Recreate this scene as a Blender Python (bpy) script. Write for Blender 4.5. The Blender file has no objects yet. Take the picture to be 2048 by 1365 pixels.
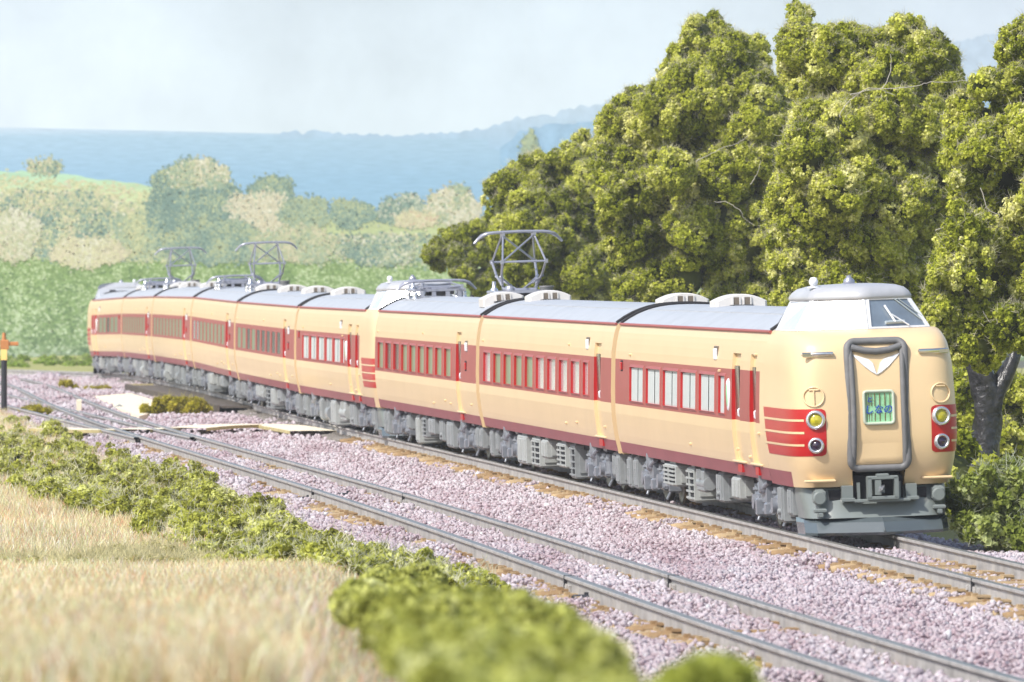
import bpy, math, random
import numpy as np
from mathutils import Vector, Matrix
R = math.radians
random.seed(7)
rng = np.random.default_rng(11)

# ------------------------------------------------------------------ camera, light, exposure
C = bpy.data.collections.new("Scene_items")
sc = bpy.context.scene
sc.collection.children.link(C)
FPX, CX, HY, CZ = 13900.0, 1024.0, 556.0, 4.2          # lens in photo pixels, principal column, eye-level row, eye height
cam_d = bpy.data.cameras.new("camera")
cam = bpy.data.objects.new("camera", cam_d)
C.objects.link(cam)
cam_d.sensor_width = 36.0
cam_d.lens = FPX / 2048 * 36.0
cam_d.clip_start = 1.0
cam_d.clip_end = 3000.0
cam.location = (0, 0, CZ)
cam.rotation_euler = (R(90) - math.atan((682.5 - HY) / FPX), 0, 0)
cam_d.dof.use_dof = True
cam_d.dof.focus_distance = 128.0
cam_d.dof.aperture_fstop = cam_d.lens / 1000 / 0.076
sc.camera = cam

SUN = Vector((-0.50, -0.45, 0.73)).normalized()
world = bpy.data.worlds.new("World")
sc.world = world
world.use_nodes = True
nt = world.node_tree
bg = nt.nodes["Background"]
sky = nt.nodes.new("ShaderNodeTexSky")
sky.sky_type = 'NISHITA'
sky.sun_disc = False
sky.sun_elevation = math.asin(SUN.z)
sky.sun_rotation = math.atan2(SUN.x, SUN.y)
sky.air_density = 1.0
sky.dust_density = 2.0
sky.ozone_density = 0.6
nt.links.new(sky.outputs[0], bg.inputs[0])
bg.inputs[1].default_value = 0.15
sun_d = bpy.data.lights.new("sun", 'SUN')
sun_d.energy = 4.0
sun_d.angle = R(1.6)
sun_d.color = (1.0, 0.965, 0.90)
sun = bpy.data.objects.new("sun", sun_d)
C.objects.link(sun)
sun.rotation_euler = SUN.to_track_quat('Z', 'Y').to_euler()
vs = sc.view_settings
vs.view_transform = 'Standard'
vs.look = 'None'
vs.exposure = 0.36
vs.gamma = 1.0
sc.cycles.max_bounces = 6
sc.cycles.transparent_max_bounces = 6


def W(px, py, Y):
    """world point that lies Y metres out, at a spot measured on the photograph"""
    return Vector(((px - CX) * Y / FPX, Y, CZ - (py - HY) * Y / FPX))


def G(px, py, z):
    Y = FPX * (CZ - z) / (py - HY)
    return Vector(((px - CX) * Y / FPX, Y, z))


# ------------------------------------------------------------------ materials
MATS = {}


def mat(name, col, rough=0.5, metal=0.0, coat=0.0, spec=0.5, noise=0.0, nscale=4.0, col2=None, bump=0.0, bscale=30.0, attr=False, emit=None, trans=0.0, stretch=None, thin=0.0):
    m = bpy.data.materials.new(name)
    m.use_nodes = True
    n = m.node_tree
    b = n.nodes["Principled BSDF"]
    b.inputs["Base Color"].default_value = (*col, 1)
    b.inputs["Roughness"].default_value = rough
    b.inputs["Metallic"].default_value = metal
    b.inputs["Coat Weight"].default_value = coat
    b.inputs["Coat Roughness"].default_value = 0.15
    b.inputs["Specular IOR Level"].default_value = spec
    if trans:
        b.inputs["Transmission Weight"].default_value = trans
    tc = n.nodes.new("ShaderNodeTexCoord")
    src = tc.outputs["Object"]
    if stretch:
        mp = n.nodes.new("ShaderNodeMapping")
        mp.inputs["Scale"].default_value = stretch
        n.links.new(src, mp.inputs[0])
        src = mp.outputs[0]
    if attr:
        a = n.nodes.new("ShaderNodeAttribute")
        a.attribute_name = "Col"
        if attr == "inst":
            a.attribute_type = 'INSTANCER'
            a.attribute_name = "Tint"
            a2 = n.nodes.new("ShaderNodeAttribute")
            a2.attribute_name = "Col"
            vm = n.nodes.new("ShaderNodeVectorMath")
            vm.operation = 'MULTIPLY'
            n.links.new(a.outputs["Color"], vm.inputs[0])
            n.links.new(a2.outputs["Color"], vm.inputs[1])
            n.links.new(vm.outputs[0], b.inputs["Base Color"])
        else:
            n.links.new(a.outputs["Color"], b.inputs["Base Color"])
    elif noise or col2:
        t = n.nodes.new("ShaderNodeTexNoise")
        t.inputs["Scale"].default_value = nscale
        t.inputs["Detail"].default_value = 6
        t.inputs["Roughness"].default_value = 0.65
        n.links.new(src, t.inputs["Vector"])
        rp = n.nodes.new("ShaderNodeValToRGB")
        c2 = col2 or tuple(max(0, x * (1 - noise)) for x in col)
        rp.color_ramp.elements[0].position = 0.32
        rp.color_ramp.elements[0].color = (*c2, 1)
        rp.color_ramp.elements[1].position = 0.66
        rp.color_ramp.elements[1].color = (*col, 1)
        n.links.new(t.outputs["Fac"], rp.inputs[0])
        n.links.new(rp.outputs[0], b.inputs["Base Color"])
    if bump:
        t2 = n.nodes.new("ShaderNodeTexNoise")
        t2.inputs["Scale"].default_value = bscale
        t2.inputs["Detail"].default_value = 4
        n.links.new(src, t2.inputs["Vector"])
        bp = n.nodes.new("ShaderNodeBump")
        bp.inputs["Strength"].default_value = bump
        bp.inputs["Distance"].default_value = 0.05
        n.links.new(t2.outputs["Fac"], bp.inputs["Height"])
        n.links.new(bp.outputs[0], b.inputs["Normal"])
    if thin:
        tl = n.nodes.new("ShaderNodeBsdfTranslucent")
        mx = n.nodes.new("ShaderNodeMixShader")
        mx.inputs[0].default_value = thin
        n.links.new(b.inputs["Base Color"].links[0].from_socket, tl.inputs["Color"])
        n.links.new(b.outputs[0], mx.inputs[1])
        n.links.new(tl.outputs[0], mx.inputs[2])
        n.links.new(mx.outputs[0], n.nodes["Material Output"].inputs["Surface"])
    if emit:
        b.inputs["Emission Color"].default_value = (*emit, 1)
        b.inputs["Emission Strength"].default_value = 1.0
    MATS[name] = m
    return m


CREAM = mat("cream_paint", (0.74, 0.545, 0.31), 0.38, coat=0.2, noise=0.06, nscale=0.8, bump=0.05, bscale=60, spec=0.6)
RED = mat("red_paint", (0.35, 0.075, 0.062), 0.45, noise=0.12, nscale=1.0, bump=0.05, bscale=60, spec=0.6)
REDB = mat("bright_red_paint", (0.46, 0.012, 0.012), 0.34, noise=0.08, nscale=1.5)
MAROON = mat("maroon_paint", (0.28, 0.06, 0.07), 0.42, noise=0.15, nscale=1.2, spec=0.6)
ROOF = mat("roof_grey", (0.42, 0.44, 0.475), 0.42, noise=0.14, nscale=1.6, bump=0.06, bscale=40)
CABROOF = mat("cab_roof_grey", (0.42, 0.43, 0.46), 0.4, noise=0.15, nscale=2)
VENT = mat("vent_plastic", (0.62, 0.60, 0.58), 0.5, noise=0.1, nscale=4)
VENTD = mat("vent_slot", (0.16, 0.13, 0.10), 0.7, noise=0.2)
DARK = mat("dark_gap", (0.012, 0.012, 0.016), 0.8, noise=0.3)
RUBBER = mat("rubber_grey", (0.17, 0.17, 0.175), 0.6, noise=0.25, nscale=5, bump=0.15, bscale=8)
GREY = mat("underfloor_grey", (0.29, 0.31, 0.32), 0.45, noise=0.22, nscale=3, bump=0.1, bscale=20)
GREY2 = mat("underfloor_pale_grey", (0.40, 0.42, 0.41), 0.5, noise=0.2, nscale=3, bump=0.1, bscale=20)
GREYB = mat("bogie_grey", (0.27, 0.29, 0.33), 0.32, noise=0.25, nscale=6, metal=0.25, bump=0.15, bscale=20)
PLOUGH = mat("plough_grey", (0.09, 0.11, 0.12), 0.22, noise=0.1, nscale=2, coat=0.6)
PILOT = mat("apron_grey", (0.19, 0.215, 0.21), 0.28, noise=0.08, nscale=2)
WHEEL = mat("wheel_steel", (0.32, 0.29, 0.24), 0.35, metal=0.7, noise=0.3, nscale=8)
SILVER = mat("silver", (0.75, 0.76, 0.80), 0.25, metal=0.85, noise=0.08)
PANTO = mat("pantograph_grey", (0.42, 0.43, 0.50), 0.3, metal=0.55, noise=0.15)
CHROME = mat("chrome", (0.85, 0.85, 0.80), 0.12, metal=1.0, noise=0.05)
WHITE = mat("white_trim", (0.78, 0.80, 0.84), 0.35, noise=0.05)
GLASSW = mat("cab_glass", (0.20, 0.25, 0.31), 0.16, metal=0.0, coat=1.0, noise=0.25, nscale=2.2, spec=0.9)
GLASS_GLARE = mat("glare_white_cab_glass", (0.74, 0.77, 0.82), 0.16, coat=1.0, noise=0.2, nscale=2.2, spec=1.0)  # white glare painted into the base colour; the glass itself isn't white
PANEG = mat("pane_green_grey", (0.19, 0.31, 0.17), 0.3, noise=0.35, nscale=1.1, coat=0.2)
PANEL_ = mat("pane_light_grey", (0.44, 0.50, 0.52), 0.15, noise=0.15, nscale=1.1, coat=0.6)
PANED = mat("pane_dark", (0.05, 0.06, 0.05), 0.25, noise=0.4, nscale=1.1, coat=0.3)
CURT = mat("curtain_grey", (0.50, 0.54, 0.53), 0.5, noise=0.08, nscale=6)
YLENS = mat("yellow_lens", (0.62, 0.55, 0.02), 0.08, coat=1.0, noise=0.5, nscale=14)
DLENS = mat("dark_lens", (0.025, 0.008, 0.03), 0.1, coat=1.0, noise=0.2)
SIGNG = mat("sign_green", (0.22, 0.50, 0.24), 0.4, col2=(0.36, 0.66, 0.42), nscale=9)
SIGNB = mat("sign_brown", (0.18, 0.08, 0.03), 0.5, noise=0.3)
SIGNF = mat("sign_frame", (0.50, 0.55, 0.44), 0.4, noise=0.08)
BLUE = mat("sign_blue", (0.015, 0.05, 0.42), 0.4, noise=0.1)
WINGM = mat("wing_silver", (0.72, 0.74, 0.78), 0.35, noise=0.05)
RAIL = mat("weathered_rail", (0.44, 0.42, 0.40), 0.55, noise=0.4, nscale=2.5, bump=0.3, bscale=9)
RAILT = mat("rail_top", (0.20, 0.20, 0.19), 0.35, metal=0.3, noise=0.3, nscale=1.5)
TIE = mat("tan_sleeper", (0.43, 0.31, 0.17), 0.75, noise=0.35, nscale=5, bump=0.5, bscale=12)
TERR = mat("ballast_bed", (0.50, 0.38, 0.38), 0.95, noise=0.3, nscale=2.0, bump=0.5, bscale=6)
SOIL = mat("straw_soil", (0.60, 0.50, 0.30), 0.95, noise=0.3, nscale=1.2, bump=0.5, bscale=6)
STONE = mat("pink_ballast", (0.6, 0.4, 0.4), 0.6, attr="inst", thin=0.42, spec=0.4)
LEAF = mat("foam_foliage", (0.2, 0.3, 0.05), 0.75, attr="inst", thin=0.45, spec=0.06)
STRAW = mat("straw_blades", (0.7, 0.6, 0.4), 0.7, attr="inst", thin=0.35, spec=0.3)
PRINT = mat("print_ink", (0.5, 0.5, 0.5), 0.9, attr=True, spec=0.1)
HAIRM = mat("pale_fibre", (0.66, 0.62, 0.46), 0.7, noise=0.2)
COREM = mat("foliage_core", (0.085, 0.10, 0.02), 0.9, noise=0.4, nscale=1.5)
BARK = mat("grey_bark", (0.05, 0.05, 0.056), 0.32, col2=(0.012, 0.012, 0.014), nscale=5.5, bump=1.0, bscale=7)
TWIG = mat("pale_twig", (0.50, 0.46, 0.40), 0.7, noise=0.2)
TIE2 = mat("brown_sleeper", (0.30, 0.19, 0.09), 0.8, noise=0.3, nscale=5)
TIED = mat("grey_sleeper", (0.20, 0.18, 0.16), 0.8, noise=0.3, nscale=5)
BOARDM = mat("pale_board", (0.80, 0.72, 0.55), 0.7, noise=0.08, nscale=3, bump=0.1)
BOARDE = mat("board_edge", (0.50, 0.42, 0.20), 0.8, noise=0.3, nscale=4)
DWOOD = mat("dark_trough", (0.12, 0.10, 0.08), 0.6, noise=0.35, nscale=5, bump=0.3)
BLACKP = mat("black_post", (0.02, 0.022, 0.03), 0.4, noise=0.2)
ORANGE = mat("orange_paint", (0.50, 0.20, 0.06), 0.5, noise=0.2)
YCAP = mat("yellow_lamp", (0.85, 0.60, 0.20), 0.4, noise=0.1)


# ------------------------------------------------------------------ mesh helpers
def link(name, me, parent=None):
    o = bpy.data.objects.new(name, me)
    C.objects.link(o)
    if parent is not None:
        o.parent = parent
    return o


def tag(o, label=None, cat=None, group=None, kind=None):
    if label: o["label"] = label
    if cat: o["category"] = cat
    if group: o["group"] = group
    if kind: o["kind"] = kind
    return o


def empty(name, loc=(0, 0, 0)):
    o = bpy.data.objects.new(name, None)
    o.empty_display_size = 0.2
    C.objects.link(o)
    o.location = loc
    return o


class MB:
    def __init__(s):
        s.v, s.f, s.m, s.sm = [], [], [], []

    def add(s, vs_, fs, mi=0, smooth=False):
        b = len(s.v)
        s.v += [tuple(p) for p in vs_]
        for f in fs:
            s.f.append(tuple(i + b for i in f))
            s.m.append(mi)
            s.sm.append(smooth)

    def box(s, c, d, mi=0, rot=None, bev=0.0):
        x, y, z = d[0] / 2, d[1] / 2, d[2] / 2
        if bev:
            b = bev
            P = []
            for sz in (-1, 1):
                for (sx, sy) in ((-1, -1), (1, -1), (1, 1), (-1, 1)):
                    P.append((sx * (x - b), sy * (y - b), sz * z))
            for sz in (-1, 1):
                for (sx, sy) in ((-1, -1), (1, -1), (1, 1), (-1, 1)):
                    P.append((sx * x, sy * y, sz * (z - b)))
            F = [(3, 2, 1, 0), (4, 5, 6, 7)]
            for i in range(4):
                j = (i + 1) % 4
                F.append((i, j, 8 + j, 8 + i))
                F.append((8 + i, 8 + j, 12 + j, 12 + i))
                F.append((12 + i, 12 + j, 4 + j, 4 + i))
        else:
            P = [(-x, -y, -z), (x, -y, -z), (x, y, -z), (-x, y, -z), (-x, -y, z), (x, -y, z), (x, y, z), (-x, y, z)]
            F = [(3, 2, 1, 0), (4, 5, 6, 7), (0, 1, 5, 4), (1, 2, 6, 5), (2, 3, 7, 6), (3, 0, 4, 7)]
        if rot is not None:
            P = [tuple(rot @ Vector(p)) for p in P]
        s.add([(p[0] + c[0], p[1] + c[1], p[2] + c[2]) for p in P], F, mi)

    def tube(s, pts, r, n=8, mi=0, closed=False, cap=True, ry=None):
        pts = [Vector(p) for p in pts]
        k = len(pts)
        rr = r if isinstance(r, (list, tuple)) else [r] * k
        V, F = [], []
        up = Vector((0, 0, 1))
        prev = None
        for i, p in enumerate(pts):
            if closed:
                t = pts[(i + 1) % k] - pts[i - 1]
            else:
                t = pts[min(i + 1, k - 1)] - pts[max(i - 1, 0)]
            t.normalize()
            if prev is None:
                a = t.cross(up)
                if a.length < 1e-3:
                    a = t.cross(Vector((1, 0, 0)))
            else:
                a = prev - t * prev.dot(t)
            a.normalize()
            prev = a
            b = t.cross(a)
            for j in range(n):
                q = 2 * math.pi * j / n
                V.append(p + a * (math.cos(q) * rr[i]) + b * (math.sin(q) * (ry if ry else rr[i])))
        for i in range(k if closed else k - 1):
            for j in range(n):
                a0, a1 = i * n + j, i * n + (j + 1) % n
                b0, b1 = ((i + 1) % k) * n + j, ((i + 1) % k) * n + (j + 1) % n
                F.append((a0, a1, b1, b0))
        s.add(V, F, mi, True)
        if cap and not closed:
            s.add(V[:n], [tuple(range(n - 1, -1, -1))], mi)
            s.add(V[-n:], [tuple(range(n))], mi)

    def cyl(s, a, b, r, n=14, mi=0):
        s.tube([a, b], r, n, mi)

    def lathe(s, prof, o, axis, n=24, mi=0, smooth=True):
        """profile of (radius, along) turned round axis at o"""
        ax = Vector(axis).normalized()
        a = ax.orthogonal().normalized()
        b = ax.cross(a)
        V = []
        for (r, h) in prof:
            for j in range(n):
                q = 2 * math.pi * j / n
                V.append(Vector(o) + ax * h + (a * math.cos(q) + b * math.sin(q)) * r)
        F = []
        for i in range(len(prof) - 1):
            for j in range(n):
                F.append((i * n + j, i * n + (j + 1) % n, (i + 1) * n + (j + 1) % n, (i + 1) * n + j))
        s.add(V, F, mi, smooth)

    def grid(s, rows, mi=0, smooth=True, closed=False):
        n = len(rows[0])
        V = [p for r in rows for p in r]
        F = []
        for i in range(len(rows) - 1):
            for j in range(n if closed else n - 1):
                k = (j + 1) % n
                F.append((i * n + j, i * n + k, (i + 1) * n + k, (i + 1) * n + j))
        s.add(V, F, mi, smooth)

    def mesh(s, name, mats):
        me = bpy.data.meshes.new(name)
        me.from_pydata(s.v, [], s.f)
        for m in (mats if isinstance(mats, (list, tuple)) else [mats]):
            me.materials.append(m)
        me.polygons.foreach_set("material_index", s.m)
        me.polygons.foreach_set("use_smooth", s.sm)
        me.update()
        return me

    def build(s, name, mats, parent=None):
        return link(name, s.mesh(name, mats), parent)


def np_mesh(name, V, F, col, material, parent=None, smooth=False):
    """fast mesh: V (n,3), F (m,k) constant k, col (n,3) per vertex"""
    me = bpy.data.meshes.new(name)
    V = np.asarray(V, np.float32)
    F = np.asarray(F, np.int32)
    m, k = F.shape
    me.vertices.add(len(V))
    me.vertices.foreach_set("co", V.ravel())
    me.loops.add(m * k)
    me.loops.foreach_set("vertex_index", F.ravel())
    me.polygons.add(m)
    me.polygons.foreach_set("loop_start", np.arange(0, m * k, k, dtype=np.int32))
    me.polygons.foreach_set("loop_total", np.full(m, k, np.int32))
    if smooth:
        me.polygons.foreach_set("use_smooth", np.ones(m, bool))
    if col is not None:
        a = me.color_attributes.new("Col", 'FLOAT_COLOR', 'POINT')
        c4 = np.ones((len(V), 4), np.float32)
        c4[:, :3] = col
        a.data.foreach_set("color", c4.ravel())
    me.materials.append(material)
    me.update(calc_edges=True)
    me.validate()
    return link(name, me, parent)


def unit(n):
    v = rng.normal(size=(n, 3))
    return v / np.linalg.norm(v, axis=1, keepdims=True)


def chips(c, size, col, bias=None):
    """small bent quads at centres c, (n,) sizes, (n,3) colours"""
    n = len(c)
    nn = unit(n)
    if bias is not None:
        nn = nn + bias
        nn /= np.linalg.norm(nn, axis=1, keepdims=True) + 1e-9
    a = np.cross(nn, unit(n))
    a /= np.linalg.norm(a, axis=1, keepdims=True) + 1e-9
    b = np.cross(nn, a)
    s = size[:, None]
    q = rng.uniform(0.45, 0.95, (n, 1))
    V = np.stack([c + a * s, c + b * s * q + nn * s * 0.25, c - a * s * rng.uniform(.6, 1, (n, 1)), c - b * s * q + nn * s * 0.25], 1).reshape(-1, 3)
    F = np.arange(4 * n).reshape(n, 4)
    return V, F, np.repeat(col, 4, 0)


def strands(c, length, width, col, d=None, up=0.2):
    """thin wiry hairs: two joined slivers each (as one 4-corner strip)"""
    n = len(c)
    if d is None:
        d = unit(n)
        d[:, 2] = np.abs(d[:, 2]) * up
        d /= np.linalg.norm(d, axis=1, keepdims=True)
    w = np.cross(d, unit(n))
    w /= np.linalg.norm(w, axis=1, keepdims=True) + 1e-9
    L = length[:, None]
    bend = unit(n) * L * 0.22
    wd = width[:, None]
    p0, p1, p2 = c, c + d * L * .5 + bend, c + d * L
    V = np.stack([p0 - w * wd, p0 + w * wd, p1 + w * wd * .8, p1 - w * wd * .8, p2 + w * wd * .3, p2 - w * wd * .3], 1).reshape(-1, 3)
    i = np.arange(n)[:, None] * 6
    F = np.concatenate([i + np.array([0, 1, 2, 3]), i + np.array([3, 2, 4, 5])], 0)
    return V, F, np.repeat(col, 6, 0)


def join(parts):
    Vs, Fs, Cs, b = [], [], [], 0
    for V, F, c in parts:
        Vs.append(V); Fs.append(F + b); Cs.append(c)
        b += len(V)
    return np.concatenate(Vs), np.concatenate(Fs), np.concatenate(Cs)


def proto(name, V, F, col, m):
    me = np_mesh(name, V, F, col, m)
    C.objects.unlink(me)
    return me


def pool(name, objs):
    c = bpy.data.collections.new(name)
    for o in objs:
        c.objects.link(o)
    return c


def scatter_group(col):
    g = bpy.data.node_groups.new("scatter_" + col.name, 'GeometryNodeTree')
    g.interface.new_socket("Geometry", in_out='INPUT', socket_type='NodeSocketGeometry')
    g.interface.new_socket("Geometry", in_out='OUTPUT', socket_type='NodeSocketGeometry')
    gi, go_ = g.nodes.new("NodeGroupInput"), g.nodes.new("NodeGroupOutput")
    ip = g.nodes.new("GeometryNodeInstanceOnPoints")
    ci = g.nodes.new("GeometryNodeCollectionInfo")
    ci.inputs["Collection"].default_value = col
    ci.inputs["Separate Children"].default_value = True
    ci.inputs["Reset Children"].default_value = True
    ip.inputs["Pick Instance"].default_value = True

    def na(nm, ty):
        x = g.nodes.new("GeometryNodeInputNamedAttribute")
        x.data_type = ty
        x.inputs["Name"].default_value = nm
        return x.outputs["Attribute"]
    L = g.links.new
    L(gi.outputs[0], ip.inputs["Points"])
    L(ci.outputs[0], ip.inputs["Instance"])
    L(na("idx", 'INT'), ip.inputs["Instance Index"])
    L(na("rot", 'FLOAT_VECTOR'), ip.inputs["Rotation"])
    L(na("scl", 'FLOAT_VECTOR'), ip.inputs["Scale"])
    L(ip.outputs[0], go_.inputs[0])
    return g


GROUPS = {}


def scatter(name, P, zdir, scl, tint, col, parent=None, spin=True):
    """instances of a pool on points: z axis along zdir, random spin"""
    n = len(P)
    z = zdir / (np.linalg.norm(zdir, axis=1, keepdims=True) + 1e-9)
    x = np.cross(z, unit(n)); x /= np.linalg.norm(x, axis=1, keepdims=True) + 1e-9
    y = np.cross(z, x)
    M20, M21, M22 = x[:, 2], y[:, 2], z[:, 2]
    rot = np.stack([np.arctan2(M21, M22), -np.arcsin(np.clip(M20, -1, 1)), np.arctan2(x[:, 1], x[:, 0])], 1)
    me = bpy.data.meshes.new(name)
    me.vertices.add(n)
    me.vertices.foreach_set("co", np.asarray(P, np.float32).ravel())
    me.attributes.new("rot", 'FLOAT_VECTOR', 'POINT').data.foreach_set("vector", rot.astype(np.float32).ravel())
    sc3 = np.asarray(scl, np.float32)
    if sc3.ndim == 1: sc3 = np.repeat(sc3[:, None], 3, 1)
    me.attributes.new("scl", 'FLOAT_VECTOR', 'POINT').data.foreach_set("vector", sc3.ravel())
    me.attributes.new("idx", 'INT', 'POINT').data.foreach_set("value", rng.integers(0, len(col.objects), n).astype(np.int32))
    t4 = np.ones((n, 4), np.float32); t4[:, :3] = tint
    me.attributes.new("Tint", 'FLOAT_COLOR', 'POINT').data.foreach_set("color", t4.ravel())
    o = link(name, me, parent)
    if col.name not in GROUPS: GROUPS[col.name] = scatter_group(col)
    md = o.modifiers.new("scatter", 'NODES')
    md.node_group = GROUPS[col.name]
    return o


def make_sprigs():
    out = []
    for k in range(7):
        n = 16
        c = unit(n) * rng.uniform(.2, 1.0, (n, 1)) * np.array([1.0, 1.0, .7])
        V, F, col = chips(c, rng.uniform(.32, .62, n), np.clip(np.ones((n, 3)) * rng.uniform(.80, 1.18, (n, 1)) * np.array([[1, 1, 1]]), 0, 2), bias=np.array([0, 0, 1.1]) + c * .6)
        out.append(proto("sprig", V, F, col, LEAF))
    return pool("sprigs", out)


def make_hairs():
    out = []
    for k in range(4):
        n = 5
        d = unit(n) + np.array([0, 0, .9]); d /= np.linalg.norm(d, axis=1, keepdims=True)
        V, F, col = strands(unit(n) * .25, rng.uniform(.5, 1.2, n), np.full(n, .022), np.ones((n, 3)) * rng.uniform(.8, 1.2, (n, 1)), d)
        out.append(proto("fibre", V, F, col, LEAF))
    return pool("fibres", out)


def make_tufts():
    out = []
    for k in range(8):
        n = 9
        d = np.stack([rng.normal(0, .28, n), rng.normal(0, .28, n), np.ones(n)], 1)
        c = np.stack([rng.normal(0, .35, n), rng.normal(0, .35, n), np.zeros(n)], 1)
        colr = np.ones((n, 3)) * rng.uniform(.75, 1.12, (n, 1)) * np.array([[1, 1, 1]]) * (1 + rng.normal(0, .06, (n, 3)))
        V, F, col = strands(c, rng.uniform(.45, 1.1, n), np.full(n, .022), np.clip(colr, 0, 2), d)
        out.append(proto("tuft", V, F, col, STRAW))
    return pool("tufts", out)


def make_stones():
    out = []
    for k in range(10):
        import bmesh
        bm = bmesh.new()
        q = unit(13) * rng.uniform(.75, 1, (13, 1)) * np.array([1, rng.uniform(.65, 1), rng.uniform(.4, .7)])
        for p in q: bm.verts.new(p)
        r_ = bmesh.ops.convex_hull(bm, input=bm.verts)
        bmesh.ops.delete(bm, geom=[v for v in bm.verts if not v.link_faces], context='VERTS')
        bmesh.ops.triangulate(bm, faces=bm.faces)
        bm.verts.ensure_lookup_table()
        V = np.array([v.co for v in bm.verts]); bm.verts.index_update()
        F = np.array([[v.index for v in f.verts] for f in bm.faces])
        bm.free()
        out.append(proto("stone", V * .5, F, np.ones((len(V), 3)) * rng.uniform(.93, 1.05, (len(V), 1)), STONE))
    return pool("stones", out)


SPRIGS, HAIRS, TUFTS, STONES = make_sprigs(), make_hairs(), make_tufts(), make_stones()

# ------------------------------------------------------------------ printed backdrop: sky, sea, far land (a flat print on a board)
BY = 395.0
INK = 0.79          # how much light the printed paper gives back overall


def board(px, py, dy=0.0):
    Y = BY - dy / 20
    x = (px - CX) * BY / FPX
    z = CZ - (py - HY) * BY / FPX
    return (x, Y, z)


def print_mat(name, stops, axis_lo, axis_hi, nscale=0.6, namt=0.06, stretch=(1, 1, 1), col_noise=(1, 1, 1)):
    """ink that changes from bottom to top of a printed sheet, with paper mottling"""
    m = bpy.data.materials.new(name)
    m.use_nodes = True
    n = m.node_tree
    b = n.nodes["Principled BSDF"]
    b.inputs["Roughness"].default_value = 0.85
    b.inputs["Specular IOR Level"].default_value = 0.1
    tc = n.nodes.new("ShaderNodeTexCoord")
    sp = n.nodes.new("ShaderNodeSeparateXYZ")
    n.links.new(tc.outputs["Object"], sp.inputs[0])
    mr = n.nodes.new("ShaderNodeMapRange")
    mr.inputs[1].default_value = axis_lo
    mr.inputs[2].default_value = axis_hi
    n.links.new(sp.outputs["Z"], mr.inputs[0])
    rp = n.nodes.new("ShaderNodeValToRGB")
    els = rp.color_ramp.elements
    els[0].position, els[0].color = stops[0][0], (*stops[0][1], 1)
    els[1].position, els[1].color = stops[-1][0], (*stops[-1][1], 1)
    for p, c in stops[1:-1]:
        e = els.new(p)
        e.color = (*c, 1)
    n.links.new(mr.outputs[0], rp.inputs[0])
    mp = n.nodes.new("ShaderNodeMapping")
    mp.inputs["Scale"].default_value = stretch
    n.links.new(tc.outputs["Object"], mp.inputs[0])
    t = n.nodes.new("ShaderNodeTexNoise")
    t.inputs["Scale"].default_value = nscale
    t.inputs["Detail"].default_value = 8
    t.inputs["Roughness"].default_value = 0.6
    n.links.new(mp.outputs[0], t.inputs["Vector"])
    mr2 = n.nodes.new("ShaderNodeMapRange")
    mr2.inputs[1].default_value = 0.3
    mr2.inputs[2].default_value = 0.7
    mr2.inputs[3].default_value = (1 - namt) * INK
    mr2.inputs[4].default_value = (1 + namt) * INK
    n.links.new(t.outputs["Fac"], mr2.inputs[0])
    vm = n.nodes.new("ShaderNodeVectorMath")
    vm.operation = 'SCALE'
    n.links.new(rp.outputs[0], vm.inputs[0])
    n.links.new(mr2.outputs[0], vm.inputs["Scale"])
    n.links.new(vm.outputs[0], b.inputs["Base Color"])
    return m


zof = lambda py: CZ - (py - HY) * BY / FPX
sky_m = print_mat("printed_sky", [(0, (0.69, 0.79, 0.90)), (0.35, (0.68, 0.775, 0.885)), (1, (0.62, 0.71, 0.82))], zof(300), zof(-60), 0.10, 0.10)
mb = MB()
for (a, b_) in ((-260, 569.4), (570.6, 2400)):
    p0, p1 = board(a, 722), board(b_, 722)
    q0, q1 = board(a, -420), board(b_, -420)
    th = 0.25
    F = [(0, 1, 2, 3), (7, 6, 5, 4), (0, 4, 5, 1), (1, 5, 6, 2), (2, 6, 7, 3), (3, 7, 4, 0)]
    mb.add([p0, p1, q1, q0] + [(p[0], p[1] + th, p[2]) for p in (p0, p1, q1, q0)], F)
mb.box(((570 - CX) * BY / FPX, BY + 0.012, 8), (0.04, 0.016, 40))
sky_o = mb.build("sky", sky_m)
tag(sky_o, kind="structure")
for cpx, w_ in ((1052, .03), (1086, .02), (1190, .015)):
    mb = MB()
    mb.box(((cpx - CX) * BY / FPX, BY - .0, 12), (w_, .003, 24))
    mb.build("crease", mat("crease_paper", (0.56, 0.63, 0.71), 0.8, noise=0.05), sky_o)


def sheet(name, poly, dy, m, kind="structure"):
    """flat printed shape: top outline points (px,py) and bottom row, as a strip"""
    top, bot = poly
    V, F = [], []
    for (a, b_) in zip(top, bot):
        V.append(board(a[0], a[1], dy))
        V.append(board(b_[0], b_[1], dy))
    for i in range(len(top) - 1):
        F.append((2 * i, 2 * i + 1, 2 * i + 3, 2 * i + 2))
    mb = MB()
    mb.add(V, F)
    o = mb.build(name, m)
    return tag(o, kind=kind)


def outline(pts, step=6, jag=0.0, seed=1):
    """resample a px polyline with some roughness"""
    r = np.random.default_rng(seed)
    xs = np.arange(pts[0][0], pts[-1][0] + 1, step)
    ys = np.interp(xs, [p[0] for p in pts], [p[1] for p in pts])
    if jag:
        ys = ys + np.convolve(r.normal(size=len(xs)), [.3, .6, .3], 'same') * jag
    return list(zip(xs, ys))


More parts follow.
